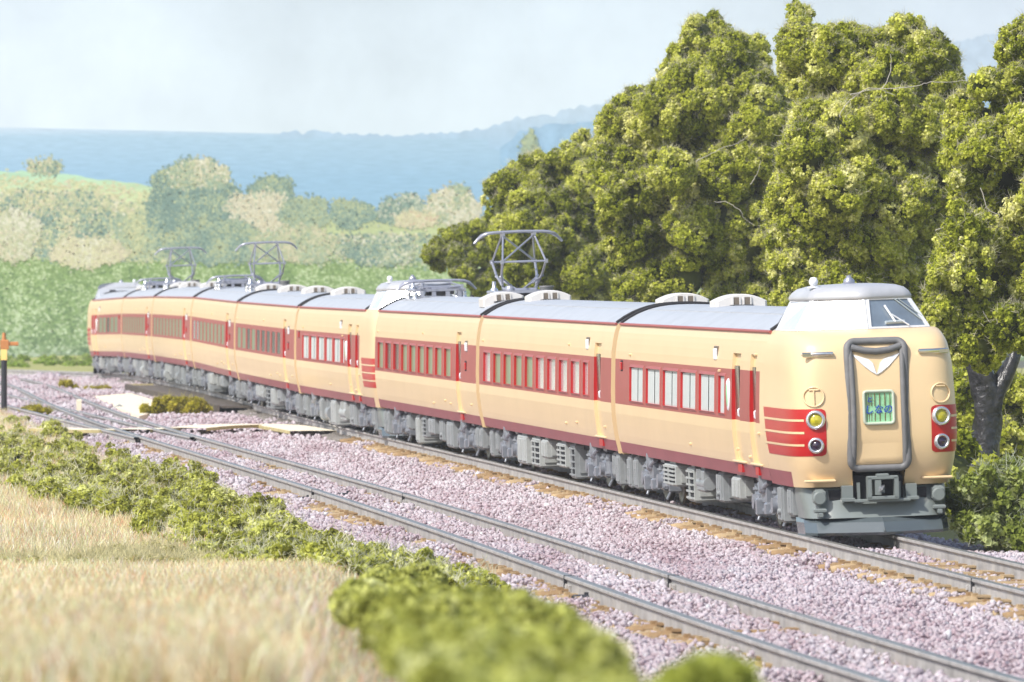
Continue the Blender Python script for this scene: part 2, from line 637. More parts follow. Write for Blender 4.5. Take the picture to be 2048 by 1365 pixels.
sea_top = outline([(-260, 246), (0, 255), (570, 268), (760, 275), (1000, 262), (1060, 252), (2400, 250)], 20)
sea_bot = [(x, 470) for x, _ in sea_top]
sea_m = print_mat("printed_sea", [(0, (0.29, 0.49, 0.70)), (0.5, (0.32, 0.51, 0.71)), (0.90, (0.40, 0.57, 0.74)), (1, (0.55, 0.67, 0.81))], zof(460), zof(255), 3.2, 0.09, (0.3, 1, 2.6))
sheet("sea", (sea_top, sea_bot), 0.03, sea_m)
hill_m = print_mat("printed_headland", [(0, (0.38, 0.55, 0.74)), (0.5, (0.47, 0.61, 0.77)), (1, (0.54, 0.66, 0.80))], zof(300), zof(190), 1.0, 0.10)
hl = outline([(560, 267), (640, 262), (760, 272), (900, 268), (1000, 250), (1030, 238), (1110, 226), (1200, 205), (1300, 180), (1500, 150), (1800, 110), (1900, 84), (1990, 66), (2100, 50), (2400, 40)], 5, 3.5, 3)
hb = [(x, 278 if x < 980 else 300) for x, _ in hl]
sheet("headland", (hl, hb), 0.06, hill_m)
near_m = print_mat("printed_far_slope", [(0, (0.24, 0.44, 0.66)), (1, (0.36, 0.53, 0.72))], zof(420), zof(240), 1.2, 0.14)
h2 = outline([(1000, 300), (1040, 262), (1100, 250), (1300, 240), (1800, 200), (2400, 190)], 6, 3, 5)
sheet("coastal_hill", (h2, [(x, 560) for x, _ in h2]), 0.08, near_m)
field_m = print_mat("printed_fields", [(0, (0.44, 0.56, 0.28)), (0.55, (0.56, 0.62, 0.36)), (0.8, (0.58, 0.70, 0.44)), (1, (0.46, 0.68, 0.50))], zof(540), zof(350), 0.8, 0.16, (0.5, 1, 2.2))
ft = outline([(-260, 330), (0, 342), (120, 348), (280, 368), (420, 400), (560, 440), (700, 432), (860, 428), (1000, 440), (1400, 450), (2400, 440)], 8, 1.5, 8)
sheet("hillside", (ft, [(x, 560) for x, _ in ft]), 0.12, field_m)
crop_m = print_mat("printed_crop", [(0, (0.27, 0.38, 0.20)), (0.25, (0.24, 0.36, 0.15)), (1, (0.24, 0.35, 0.13))], zof(715), zof(500), 2.2, 0.25)
ct = outline([(-260, 505), (0, 510), (150, 528), (300, 520), (560, 512), (860, 520), (1200, 530), (2400, 520)], 6, 3, 9)
sheet("crop_field", (ct, [(x, 722) for x, _ in ct]), 0.16, crop_m)


def in_poly(x, y, poly):
    inside = np.zeros(len(x), bool)
    n = len(poly)
    for i in range(n):
        x0, y0 = poly[i]
        x1, y1 = poly[(i + 1) % n]
        c = ((y0 > y) != (y1 > y)) & (x < (x1 - x0) * (y - y0) / (y1 - y0 + 1e-12) + x0)
        inside ^= c
    return inside


def sample_poly(poly, n):
    P = np.array(poly, float)
    lo, hi = P.min(0), P.max(0)
    out = np.zeros((0, 2))
    while len(out) < n:
        q = rng.uniform(lo, hi, (n * 2, 2))
        out = np.concatenate([out, q[in_poly(q[:, 0], q[:, 1], poly)]])
    return out[:n]


def value_noise(x, y, scale, seed):
    r = np.random.default_rng(seed)
    T = r.uniform(0, 1, (64, 64))
    u, v = x / scale, y / scale
    i, j = np.floor(u).astype(int), np.floor(v).astype(int)
    a, b_ = u - i, v - j
    a, b_ = a * a * (3 - 2 * a), b_ * b_ * (3 - 2 * b_)
    g = lambda p, q: T[p % 64, q % 64]
    return (g(i, j) * (1 - a) + g(i + 1, j) * a) * (1 - b_) + (g(i, j + 1) * (1 - a) + g(i + 1, j + 1) * a) * b_


def ink_flakes(name, poly, n, size, cols, dy, seed, parent=None, squash=1.0, grad=1.0, far=None):
    """printed dabs of ink, flat on the board, clumped in tone"""
    q = sample_poly(poly, n)
    q = q + rng.normal(0, 5.0, q.shape) * (rng.uniform(size=(n, 1)) < 0.6)
    yl, yh = q[:, 1].min(), q[:, 1].max()
    t = 0.12 - 0.24 * (q[:, 1] - yl) / (yh - yl) * grad + 0.50 * value_noise(q[:, 0], q[:, 1], 34, seed) + 0.30 * value_noise(q[:, 0], q[:, 1], 11, seed + 1) + rng.normal(0, 0.24, n)
    t = np.clip((t - 0.12) / 0.66, 0, 0.999)
    cols = np.array(cols)
    k = t * (len(cols) - 1)
    i = k.astype(int)
    f = (k - i)[:, None]
    col = cols[i] * (1 - f) + cols[np.minimum(i + 1, len(cols) - 1)] * f
    col = np.clip(col * INK * rng.uniform(0.85, 1.15, (n, 1)), 0, 1)
    s = rng.uniform(0.5, 1.0, n) * size
    if far:
        ty = (q[:, 1] - yl) / (yh - yl)
        s = s * (1 + (far[0] / size - 1) * ty)
        col = np.clip(col * (1 + (np.array(far[1]) - 1) * ty[:, None]), 0, 1)
    ang = rng.uniform(0, 6.28, n)
    V = np.zeros((n, 5, 3))
    dep = rng.uniform(0.0, 0.0018, n)
    for j in range(5):
        a = ang + j * 2 * math.pi / 5
        rr = s * rng.uniform(0.6, 1.2, n)
        px = q[:, 0] + np.cos(a) * rr
        py = q[:, 1] + np.sin(a) * rr * squash
        V[:, j, 0] = (px - CX) * BY / FPX
        V[:, j, 1] = BY - dy / 20 - dep
        V[:, j, 2] = CZ - (py - HY) * BY / FPX
    return np_mesh(name, V.reshape(-1, 3), np.arange(5 * n).reshape(n, 5), np.repeat(col, 5, 0), PRINT, parent)


DK = (0.20, 0.30, 0.27); MG = (0.33, 0.43, 0.33); OL = (0.46, 0.51, 0.31); YL = (0.61, 0.61, 0.37); TN = (0.64, 0.59, 0.43); BG = (0.68, 0.67, 0.55)


def blobpoly(cx, cy, rx, ry, seed, n=40):
    r = np.random.default_rng(seed)
    out = []
    ph = r.uniform(0, 6.28, 4)
    for i in range(n):
        a = 2 * math.pi * i / n
        k = 1 + .08 * math.sin(3 * a + ph[0]) + .07 * math.sin(5 * a + ph[1]) + .05 * math.sin(9 * a + ph[2])
        out.append((cx + rx * k * math.cos(a), cy + ry * k * math.sin(a)))
    return out


shr = [
    (90, 335, 34, 14, [DK, OL, TN], "small tuft of bushes printed on the crest of the pale green field"),
    (105, 445, 125, 62, [DK, MG, OL, YL, TN], "olive thicket printed below the pale green field"),
    (300, 470, 70, 45, [MG, OL, YL], "yellow-green bush printed at the foot of the big dark tree"),
    (385, 400, 95, 75, [DK, DK, MG, OL], "large dark rounded tree printed against the blue sea"),
    (400, 350, 60, 26, [MG, OL, TN, BG], "pale sunlit crown printed on top of the large dark tree"),
    (545, 385, 45, 32, [DK, MG, OL], "small dark crown printed beside the large tree, under the seam"),
    (520, 425, 62, 42, [TN, BG, TN, MG], "bare beige bush printed across the seam of the print"),
    (610, 430, 48, 36, [MG, OL, DK], "green bush printed just past the seam"),
    (703, 428, 46, 27, [DK, MG, OL], "low dark round tree printed before the sea"),
    (808, 422, 50, 30, [DK, MG, BG], "dark round tree printed beside the reddish scrub"),
    (905, 415, 55, 38, [BG, TN, OL, MG], "pale dry bush printed next to the foam trees"),
    (830, 440, 42, 14, [TN, YL, (0.66, 0.46, 0.36)], "reddish scrub printed under the dark round tree"),
    (175, 505, 75, 28, [TN, YL, BG], "straw-coloured mound of weeds printed at the crop field edge"),
    (430, 485, 100, 42, [DK, MG, OL], "dark green thicket printed behind the pantographs"),
    (590, 490, 85, 34, [MG, OL, TN], "brownish hedge printed above the crop field"),
    (755, 500, 75, 30, [DK, MG, OL, BG], "speckled dark bush printed on the far edge of the crop field"),
    (20, 470, 60, 50, [TN, OL, BG], "faded tan bush printed at the outer edge of the print"),
    (1060, 300, 14, 34, [MG, OL], "slim pale poplar printed before the blue hill"),
]
for i, (cx, cy, rx, ry, cols, lab) in enumerate(shr):
    n = int(rx * ry * 1.1) + 80
    o = ink_flakes("printed_bush", blobpoly(cx, cy, rx, ry, i), n, 3.3, cols, 0.26 + 0.04 * i, 50 + i)
    tag(o, lab, "printed bush", "bushes printed on the backdrop")
o = ink_flakes("printed_scrub", [(-200, 400), (0, 385), (160, 380), (300, 420), (600, 470), (900, 470), (1000, 480), (1000, 545), (600, 520), (300, 525), (100, 512), (-200, 512)], 15000, 3.6, [DK, MG, OL, YL, TN, BG], 0.19, 31)
tag(o, kind="stuff"); o["label"] = "mixed scrub belt printed between sea and crop field"
o = ink_flakes("printed_grass", [(-200, 345), (0, 350), (250, 372), (430, 420), (300, 440), (-200, 400)], 2600, 5.0, [OL, YL, YL, TN], 0.19, 36, squash=0.5)
tag(o, kind="stuff"); o["label"] = "yellow-green grass printed on the hill slope"
# crop leaves: small and dense far off, larger towards the bottom of the print
o = ink_flakes("printed_crops", [(-200, 508), (0, 512), (150, 530), (300, 522), (560, 514), (860, 522), (1200, 530), (2300, 530), (2300, 718), (-200, 718)], 42000, 3.0, [(0.15, 0.24, 0.10), (0.24, 0.36, 0.14), (0.34, 0.46, 0.20), (0.52, 0.64, 0.36)], 0.2, 60, squash=0.75, grad=0.2, far=(5.8, (1.05, 1.02, 1.3)))
tag(o, kind="stuff"); o["label"] = "leafy green crop rows printed along the foot of the backdrop"

# ------------------------------------------------------------------ track alignment
# side line of the train at each coupling: distance, photo column of the gutter, height offset of the rail
TY = [133.5 + 22.3 * i for i in range(9)]
TPX = [1237, 964, 755, 597, 475, 387, 308, 247, 175]
DZ = [0.045, 0.07, 0.085, 0.09, 0.15, 0.235, 0.20, 0.10, -0.10]
axis_pts = []
for Y, px, dz in zip(TY, TPX, DZ):
    axis_pts.append(Vector(((px - CX) * Y / FPX + 1.36, Y + 0.17, dz)))
dirn = Vector((0.118, -0.993, 0))
front_pt = axis_pts[0] + dirn * 22.3
front_pt.z = 0.045
# main track centre line from camera side to far side
shift = [-.42, -.34, -.25, -.12, 0, 0, 0, 0, 0]
mc = [Vector((10.7, 62, 0.04)), Vector((8.85, 80, 0.04)), Vector((7.45, 93.5, 0.04)), Vector((5.52, 111.4, 0.045))] + [p + Vector((q, 0, 0)) for p, q in zip(axis_pts, shift)] + [Vector((-21.4, 322, -0.13)), Vector((-26.5, 331, -0.12)), Vector((-33, 337, -0.1))]
sid = [(-21.2, 290), (-19.0, 272.8), (-15.15, 237), (-12.2, 210), (-10.0, 190), (-8.2, 176), (-6.75, 166.5), (-5.2, 157), (-3.45, 140), (-1.66, 125), (.27, 108), (1.62, 97), (2.65, 89), (3.75, 80), (6.3, 60)]
sc_pts = [Vector((x, y, 0.0)) for x, y in sid][::-1]
spur = [(-9.2, 184), (-11.3, 198), (-14.2, 218), (-17.4, 240), (-20.4, 262), (-24, 290)]
sp_pts = [Vector((x, y, -0.02)) for x, y in spur]


def smooth_line(pts, step=1.0):
    P = np.array([list(p) for p in pts])
    # Catmull-Rom
    out = []
    n = len(P)
    for i in range(n - 1):
        p0, p1, p2, p3 = P[max(i - 1, 0)], P[i], P[i + 1], P[min(i + 2, n - 1)]
        k = max(2, int(np.linalg.norm(p2 - p1) / step))
        for j in range(k):
            t = j / k
            out.append(0.5 * ((2 * p1) + (-p0 + p2) * t + (2 * p0 - 5 * p1 + 4 * p2 - p3) * t * t + (-p0 + 3 * p1 - 3 * p2 + p3) * t ** 3))
    out.append(P[-1])
    return np.array(out)


main_l = smooth_line(mc)
_cf = np.polyfit([p[1] for p in sid], [p[0] for p in sid], 5)
side_l = np.array([[np.polyval(_cf, y), y, 0.0] for y in np.arange(60, 290.1, 1.0)])
spur_l = smooth_line(sp_pts)
mainX = lambda Y: np.interp(Y, main_l[:, 1], main_l[:, 0])
sideX = lambda Y: np.interp(Y, side_l[:, 1], side_l[:, 0])
mainZ = lambda Y: np.interp(Y, main_l[:, 1], main_l[:, 2])


def edgeX(Y):
    """where the meadow meets the ballast"""
    Y = np.asarray(Y, float)
    return np.minimum(sideX(Y) - 2.4, np.where(Y < 104, -1.5 + (104 - Y) * 0.0235, 1e9))


def ground_z(X, Y):
    """terrain height: track bed a little proud, meadow climbing towards the camera side"""
    X = np.asarray(X, float)
    Y = np.asarray(Y, float)
    m, s = mainX(Y), sideX(Y)
    base = np.full(X.shape, -0.36) + 0.5 * (mainZ(Y) - 0.04) * (Y > 180)
    e = edgeX(Y)
    left = np.clip((e - X) / 3.0, 0, 1)          # beyond the siding shoulder
    z = base - 0.10 * left
    bank = np.clip(110 - Y, 0, 80) * 0.034 * np.clip((e + 0.2 - X) / 1.6, 0, 1)
    z = z + bank
    right = np.clip((X - m - 2.2) / 4.0, 0, 1)
    z = z + 0.25 * right
    z = z + 0.05 * (value_noise(X, Y, 1.7, 4) - 0.5) + 0.03 * (value_noise(X, Y, 0.5, 5) - 0.5)
    return z


# ------------------------------------------------------------------ ground sheet
nx, ny = 170, 260
gy = 30 + (BY - 0.8 - 30) * np.linspace(0, 1, ny) ** 1.25
gx = np.linspace(-60, 60, nx)
gx = np.sign(gx) * (np.abs(gx) / 60) ** 1.5 * 60
GX, GY = np.meshgrid(gx, gy)
GXs = GX + (mainX(GY) - 3)
GZ = ground_z(GXs, GY)
Vg = np.stack([GXs, GY, GZ], -1).reshape(-1, 3)
ii = (np.arange(ny - 1)[:, None] * nx + np.arange(nx - 1)[None, :]).ravel()
Fg = np.stack([ii, ii + 1, ii + nx + 1, ii + nx], 1)
sx = sideX(GY).ravel(); mx = mainX(GY).ravel()
inbed = (Vg[:, 0] > edgeX(GY).ravel()) & (Vg[:, 0] < mx + 2.4)
colg = np.where(inbed[:, None], np.array([[0.50, 0.41, 0.43]]), np.array([[0.66, 0.60, 0.44]]))
rightside = Vg[:, 0] > mx + 2.4
colg[rightside] = (0.30, 0.30, 0.12)
colg = colg * (0.85 + 0.3 * value_noise(Vg[:, 0] * 3, Vg[:, 1], 1.3, 9))[:, None]
GROUNDM = mat("layout_ground", (0.5, 0.4, 0.3), 0.95, attr=True, bump=0.6, bscale=5, spec=0.1)
go = np_mesh("ground", Vg, Fg, colg, GROUNDM, smooth=True)
tag(go, kind="structure")


# ------------------------------------------------------------------ tracks
def frame_line(L):
    t = np.gradient(L, axis=0)
    t[:, 2] = 0
    t /= np.linalg.norm(t, axis=1, keepdims=True)
    nrm = np.stack([-t[:, 1], t[:, 0], np.zeros(len(t))], 1)
    return t, nrm


def add_track(label, L, ties=True, joint_at=(), tie_near=None, roll=0.0, far_cut=330, z_tie=-0.285):
    root = empty("railway_track", tuple(L[0]))
    tag(root, label, "railway track", "tracks laid on the pink ballast")
    o0 = L[0]
    t, nrm = frame_line(L)
    P = L - o0
    for sgn in (-1, 1):
        mb = MB()
        prof = [(-0.10, -0.34), (-0.10, -0.29), (-0.035, -0.25), (-0.035, -0.07), (-0.075, -0.04), (-0.075, -0.004), (-0.06, 0.0), (0.06, 0.0), (0.075, -0.004), (0.075, -0.04), (0.035, -0.07), (0.035, -0.25), (0.10, -0.29), (0.10, -0.34)]
        rows = []
        zz = roll * sgn
        for i in range(len(P)):
            c = P[i] + nrm[i] * sgn * 0.74
            rows.append([tuple(c + nrm[i] * a + np.array([0, 0, b_ + zz])) for a, b_ in prof])
        # rail head on top in brighter steel, the rest weathered
        n = len(prof)
        V = [p for r in rows for p in r]
        Fa, Fb = [], []
        for i in range(len(rows) - 1):
            for j in range(n - 1):
                f = (i * n + j, i * n + j + 1, (i + 1) * n + j + 1, (i + 1) * n + j)
                (Fb if j == 6 else Fa).append(f)
        b0 = len(mb.v)
        mb.add(V, Fa, 0)
        mb.add(V, Fb, 1)
        r = mb.build("rail", [RAIL, RAILT], root)
        # joints: a dark gap plus fishplates
        for (Yj, sj) in joint_at:
            if sj != sgn: continue
            i = int(np.argmin(np.abs(L[:, 1] - Yj)))
            c = P[i] + nrm[i] * sgn * 0.74
            rot = Matrix.Rotation(math.atan2(t[i][1], t[i][0]), 3, 'Z')
            mj = MB()
            mj.box((c[0], c[1], -0.15), (0.05, 0.165, 0.31), 1, rot)
            for q in (-1, 1):
                e = nrm[i] * q * 0.055
                mj.box((c[0] + e[0], c[1] + e[1], -0.17), (1.0, 0.03, 0.12), 0, rot, 0.01)
                for k in (-0.3, 0.3):
                    d = t[i] * k + nrm[i] * q * 0.08
                    mj.cyl((c[0] + d[0] * 0.99, c[1] + d[1], -0.17), (c[0] + d[0], c[1] + d[1] + 0.001, -0.11), 0.03, 6, 0)
            mj.build("rail_joint", [RAIL, DARK], r)
    if ties:
        seg = np.linalg.norm(np.diff(L, axis=0), axis=1)
        S = np.concatenate([[0], np.cumsum(seg)])
        pos = np.arange(0.4, S[-1], 0.80)
        mt = MB()
        # a moulded sleeper: chamfered top, two spike plates, rounded tan ends
        mt.box((0, 0, 0), (0.30, 2.20, 0.16), 0, None, 0.05)
        for q in (-1, 1):
            mt.tube([(0, q * 1.05, -.01), (0, q * 1.16, -.01), (0, q * 1.24, -.02), (0, q * 1.28, -.03)], [.15, .14, .10, .04], 8, 0, ry=.075)
        for q in (-1, 1):
            mt.box((0, q * 0.74, 0.085), (0.30, 0.36, 0.03), 0)
            mt.box((0, q * 0.93, 0.10), (0.12, 0.08, 0.05), 0)
        me = mt.mesh("sleeper", TIE)
        me_b = mt.mesh("sleeper", TIE2)
        me_d = mt.mesh("sleeper", TIED)
        count = 0
        far = MB()
        r2 = random.Random(5)
        for s in pos:
            c = np.array([np.interp(s, S, P[:, k]) for k in range(3)])
            i = int(np.argmin(np.abs(S - s)))
            ang = math.atan2(t[i][1], t[i][0])
            Yw = c[1] + o0[1]
            if Yw > far_cut: continue
            dz = z_tie + r2.uniform(-0.035, 0.02)
            if count < 290 and Yw > 78:
                o = link("sleeper", (me if count % 2 else me_b) if Yw < 188 else me_d, root)
                lat_ = r2.uniform(-.05, .05)
                o.location = (c[0] + nrm[i][0] * lat_, c[1] + nrm[i][1] * lat_, c[2] + dz)
                o.rotation_euler = (r2.uniform(-.01, .01), r2.uniform(-.01, .01), ang + r2.uniform(-.02, .02))
                count += 1
            else:
                far.box((c[0], c[1], c[2] + dz), (0.34, 2.55, 0.16), 0, Matrix.Rotation(ang, 3, 'Z'))
        if far.v:
            o = far.build("sleeper_bed", TIED, root)
            o["kind"] = "stuff"
    return root


add_track("grey railed track carrying the train, curving away behind it", main_l, joint_at=((96.5, -1), (96.5, 1), (137, -1), (174, -1)), roll=0.0)
add_track("empty siding track with weathered rails between hedge and train", side_l, joint_at=((98, 1), (98, -1), (138, 1), (135, -1)), far_cut=300)
add_track("short branch track leaving the siding beside the black post", spur_l, far_cut=300, z_tie=-0.33)


# ------------------------------------------------------------------ ballast stones
SLAB = [tuple(G(*q, -0.10))[:2] for q in ((172, 788), (262, 783), (350, 812), (278, 836))]


def stones(n, Y0, Y1, size, seed):
    r = np.random.default_rng(seed)
    # even in the ground plane
    Y = r.uniform(Y0, Y1, n)
    m, s = mainX(Y), sideX(Y)
    w0, w1 = edgeX(Y) - 0.5, m + 2.6
    X = w0 + (w1 - w0) * r.uniform(0, 1, n)
    edge = (X < w0 + .6) & (r.uniform(0, 1, n) < (w0 + .6 - X) / .8)
    ok = ~edge
    X, Y = X[ok], Y[ok]
    # heaps: more cover between the rails, clear of the rail heads
    n = len(X)
    m, s = mainX(Y), sideX(Y)
    d = np.minimum(np.abs(np.abs(X - m) - 0.74), np.abs(np.abs(X - s) - 0.74))
    tie = (np.minimum(np.abs(X - m), np.abs(X - s)) < 1.3)
    lift = r.uniform(-0.02, 0.10, n) * np.where(d < 0.14, 0, 1)
    heap = value_noise(X, Y, 2.6, 21)
    z = ground_z(X, Y) + lift + np.where(tie, 0.09 + 0.10 * (heap - 0.30), 0.10 * heap)
    lat = np.minimum(np.abs(X - m), np.abs(X - s))
    nub = (lat > 0.80) & (lat < 1.32) & (value_noise(X * 0.4, Y, 2.3, 44) > 0.45)
    z = np.where(nub, z - 0.075, z)
    keep = (d > 0.10) & ~(nub & (r.uniform(size=n) < 0.55))
    keep &= ~in_poly(X, Y, SLAB)
    X, Y, z = X[keep], Y[keep], z[keep]
    n = len(X)
    sc_ = size * r.uniform(0.55, 1.25, n) * np.where(r.uniform(0, 1, n) < 0.02, 1.6, 1)
    pal = np.array([[0.62, 0.55, 0.57], [0.53, 0.43, 0.46], [0.47, 0.33, 0.36], [0.70, 0.66, 0.68], [0.38, 0.24, 0.26], [0.80, 0.78, 0.80], [0.52, 0.47, 0.49]])
    pr = np.array([.26, .22, .14, .17, .05, .07, .09])
    col = (0.34 * pal[r.choice(len(pal), n, p=pr)] + 0.66 * (np.array([[0.40, 0.27, 0.30]]) * (1 - (tn := (value_noise(X * 1.7, Y * .11, 1.1, 71) * .65 + value_noise(X * 5, Y * .5, 1.0, 72) * .35)[:, None])) + np.array([[0.66, 0.60, 0.63]]) * tn)) * r.uniform(0.90, 1.10, (n, 1))
    wh = r.uniform(size=n) < 0.012
    col = col * np.array([1.17, 1.22, 1.22])
    col[wh] = (0.84, 0.83, 0.84)
    return np.stack([X, Y, z], 1), sc_, np.clip(col, 0, 1)


bt = [stones(150000, 70, 128, 0.112, 1), stones(80000, 128, 190, 0.135, 2), stones(40000, 190, 320, 0.20, 3)]
P_ = np.concatenate([b_[0] for b_ in bt])
o = scatter("ballast", P_, unit(len(P_)) * np.array([.7, .7, 1]) + np.array([0, 0, .6]), np.concatenate([b_[1] for b_ in bt]), np.concatenate([b_[2] for b_ in bt]), STONES)
tag(o, kind="stuff"); o["label"] = "pink and white crushed ballast stones under the tracks"

# ------------------------------------------------------------------ foliage
OLIVE = np.array([[0.17, 0.20, 0.02], [0.34, 0.38, 0.035], [0.52, 0.55, 0.07], [0.69, 0.70, 0.16], [0.86, 0.84, 0.42]])


def clump_foliage(name, parent, centers, radii, per_m2, chip, pal, tone=None, hair=0.12, cam_side=True, sub=0.42, seed=0, hair_col=(0.64, 0.60, 0.44), hair_len=0.20):
    """centres+radii of main lumps -> sprigs of foam crumbs on smaller knobs all round each lump"""
    r = np.random.default_rng(seed)
    centers = np.asarray(centers, float)
    radii = np.asarray(radii, float)
    kc, kr, kt, kd = [], [], [], []
    for ci, (c, R_) in enumerate(zip(centers, radii)):
        m = max(8, int(6 / sub ** 2))
        d = unit(m)
        if cam_side:
            d = d[(d[:, 1] < 0.45) | (r.uniform(size=m) < 0.25)]
        m = len(d)
        kc.append(c + d * R_ * r.uniform(.72, 1.02, (m, 1)))
        kr.append(R_ * sub * r.uniform(.65, 1.25, m))
        t0 = 0.5 if tone is None else tone[ci]
        kt.append(t0 + r.normal(0, 0.16, m))
        kd.append(d)
    kc, kr, kt, kd = map(np.concatenate, (kc, kr, kt, kd))
    cnt = np.maximum(3, (2.6 * math.pi * kr ** 2 * per_m2 / 11)).astype(int)
    idx = np.repeat(np.arange(len(kc)), cnt)
    n = len(idx)
    d = unit(n) + kd[idx] * 0.7
    d /= np.linalg.norm(d, axis=1, keepdims=True)
    rad = kr[idx] * (1 - np.abs(r.normal(0, 0.16, n))) * (1 + 0.12 * np.sin(7 * d[:, 0] + 5 * d[:, 2] + idx))
    P = kc[idx] + d * rad[:, None]
    t = np.clip(kt[idx] + r.normal(0, 0.15, n), 0, 0.999) * (len(pal) - 1)
    i = t.astype(int); f = (t - i)[:, None]
    col = pal[i] * (1 - f) + pal[np.minimum(i + 1, len(pal) - 1)] * f
    col = np.clip(col * r.uniform(.88, 1.12, (n, 1)), 0, 1)
    o = scatter(name, P, d + unit(n) * .3, chip * 1.9 * r.uniform(.7, 1.3, n), col, SPRIGS, parent)
    o["kind"] = "stuff"
    if hair:
        h = r.uniform(size=n) < hair * 2.2 * np.clip(0.35 + d[:, 2], 0.05, 1.2)
        k = int(h.sum())
        hc = np.clip(np.array(hair_col) * r.uniform(.7, 1.25, (k, 1)), 0, 1)
        q = scatter("fibre", P[h] + d[h] * chip * .5, d[h] + np.array([0, 0, .3]), hair_len * r.uniform(.5, 1.1, k), hc, HAIRS, parent)
        q["kind"] = "stuff"
    return o


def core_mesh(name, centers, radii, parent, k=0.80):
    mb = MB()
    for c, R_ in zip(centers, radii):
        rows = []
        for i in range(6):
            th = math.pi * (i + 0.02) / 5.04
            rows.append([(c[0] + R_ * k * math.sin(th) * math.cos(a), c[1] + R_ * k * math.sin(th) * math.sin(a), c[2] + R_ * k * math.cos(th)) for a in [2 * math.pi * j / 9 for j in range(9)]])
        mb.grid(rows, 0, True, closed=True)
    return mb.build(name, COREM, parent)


def poly_lumps(poly, Y, rpx, n, seed, bulge=3.0, slope=0.0):
    """lumps packed inside an outline seen at distance Y"""
    r = np.random.default_rng(seed)
    P = np.array(poly, float)
    cen = P.mean(0)
    ext = (P.max(0) - P.min(0)).max() / 2
    got, rad = [], []
    E0, E1 = P, np.roll(P, -1, 0)
    for it in range(n * 60):
        if len(got) >= n: break
        q = r.uniform(P.min(0), P.max(0))
        if not in_poly(q[:1], q[1:2], poly)[0]: continue
        ab = E1 - E0
        tt = np.clip(((q - E0) * ab).sum(1) / (ab ** 2).sum(1), 0, 1)
        de = np.linalg.norm(q - (E0 + ab * tt[:, None]), axis=1).min()
        R_ = r.uniform(*rpx)
        R_ = min(R_, max(de * 1.02, rpx[0] * .4))
        if de < rpx[0] * .25: continue
        ok = all(math.hypot(q[0] - g[0], q[1] - g[1]) > 0.54 * (R_ + g2) for g, g2 in zip(got, rad))
        if not ok and it < n * 50: continue
        got.append(q); rad.append(R_)
    out, rr = [], []
    for q, R_ in zip(got, rad):
        u = min(1, math.hypot(*(q - cen)) / ext)
        y = Y - bulge * math.sqrt(max(0, 1 - u * u)) * r.uniform(.3, 1.1) + r.uniform(-.5, .5) - slope * (q[1] - P[:, 1].min()) / np.ptp(P[:, 1])
        out.append(list(W(q[0], q[1], y)))
        rr.append(R_ * y / FPX)
    return np.array(out), np.array(rr)


def trunk_mesh(path, radii, parent, branches=()):
    mb = MB()
    r = random.Random(3)

    def limb(path, radii, n=14):
        pts = [Vector(p) for p in path]
        rows = []
        for i, p in enumerate(pts):
            t = (pts[min(i + 1, len(pts) - 1)] - pts[max(i - 1, 0)]).normalized()
            a = t.cross(Vector((0, 1, 0))).normalized()
            b_ = t.cross(a)
            rows.append([tuple(p + (a * math.cos(q) + b_ * math.sin(q)) * radii[i] * (1 + .14 * math.sin(3 * q + i * .5) + .08 * math.sin(7 * q - i * .9) + r.uniform(-.05, .05))) for q in [2 * math.pi * j / n for j in range(n)]])
        mb.grid(rows, 0, True, closed=True)
    limb(path, radii)
    for bp, br in branches:
        limb(bp, br, 9)
    return mb.build("trunk", BARK, parent)


def lerp_path(pts, k=5):
    out = []
    for i in range(len(pts) - 1):
        for j in range(k):
            t = j / k
            out.append(tuple(pts[i][q] * (1 - t) + pts[i + 1][q] * t for q in range(len(pts[i]))))
    out.append(tuple(pts[-1]))
    return out


def tree(label, poly, Y, rpx, n, seed, bulge, trunk=None, tone0=0.5, twigs=(), density=1000, chip=0.036, hair=0.15):
    c, r = poly_lumps(poly, Y + 1.5, rpx, n, seed, bulge, 4.5)
    base = trunk[0] if trunk else (c[:, 0].mean(), Y + 1.5, -0.2)
    root = empty("foam_tree", base)
    tag(root, label, "tree", "foam trees behind the train")
    b = np.array(base)
    rr = np.random.default_rng(seed + 5)
    tone = tone0 + rr.normal(0, 0.15, len(c))
    clump_foliage("crown", root, c - b, r, density, chip, OLIVE, tone, hair, seed=seed)
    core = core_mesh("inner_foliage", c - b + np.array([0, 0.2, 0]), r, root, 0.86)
    if trunk:
        path = lerp_path([(p[0] - b[0], p[1] - b[1], p[2] - b[2], p[3]) for p in trunk[1]], 4)
        br = []
        for bb in trunk[2]:
            q = lerp_path([(p[0] - b[0], p[1] - b[1], p[2] - b[2], p[3]) for p in bb], 4)
            br.append(([x[:3] for x in q], [x[3] for x in q]))
        trunk_mesh([p[:3] for p in path], [p[3] for p in path], root, br)
    else:
        trunk_mesh([(0, 0, -0.3), (0.1, 0, 1.2), (0.0, 0, 2.6), (0.2, -0.4, 4.2)], [.38, .3, .26, .15], root)
    for tw in twigs:
        mb = MB()
        pts = [W(*p) - Vector(base) for p in tw]
        P2 = smooth_line(pts, 0.06)
        P2 = P2 + np.cumsum(np.random.default_rng(len(P2)).normal(0, .012, P2.shape), 0)
        mb.tube([tuple(p) for p in P2], [0.010 * (1 - 0.5 * i / len(P2)) for i in range(len(P2))], 6)
        mb.build("twig", TWIG, root)
    return root


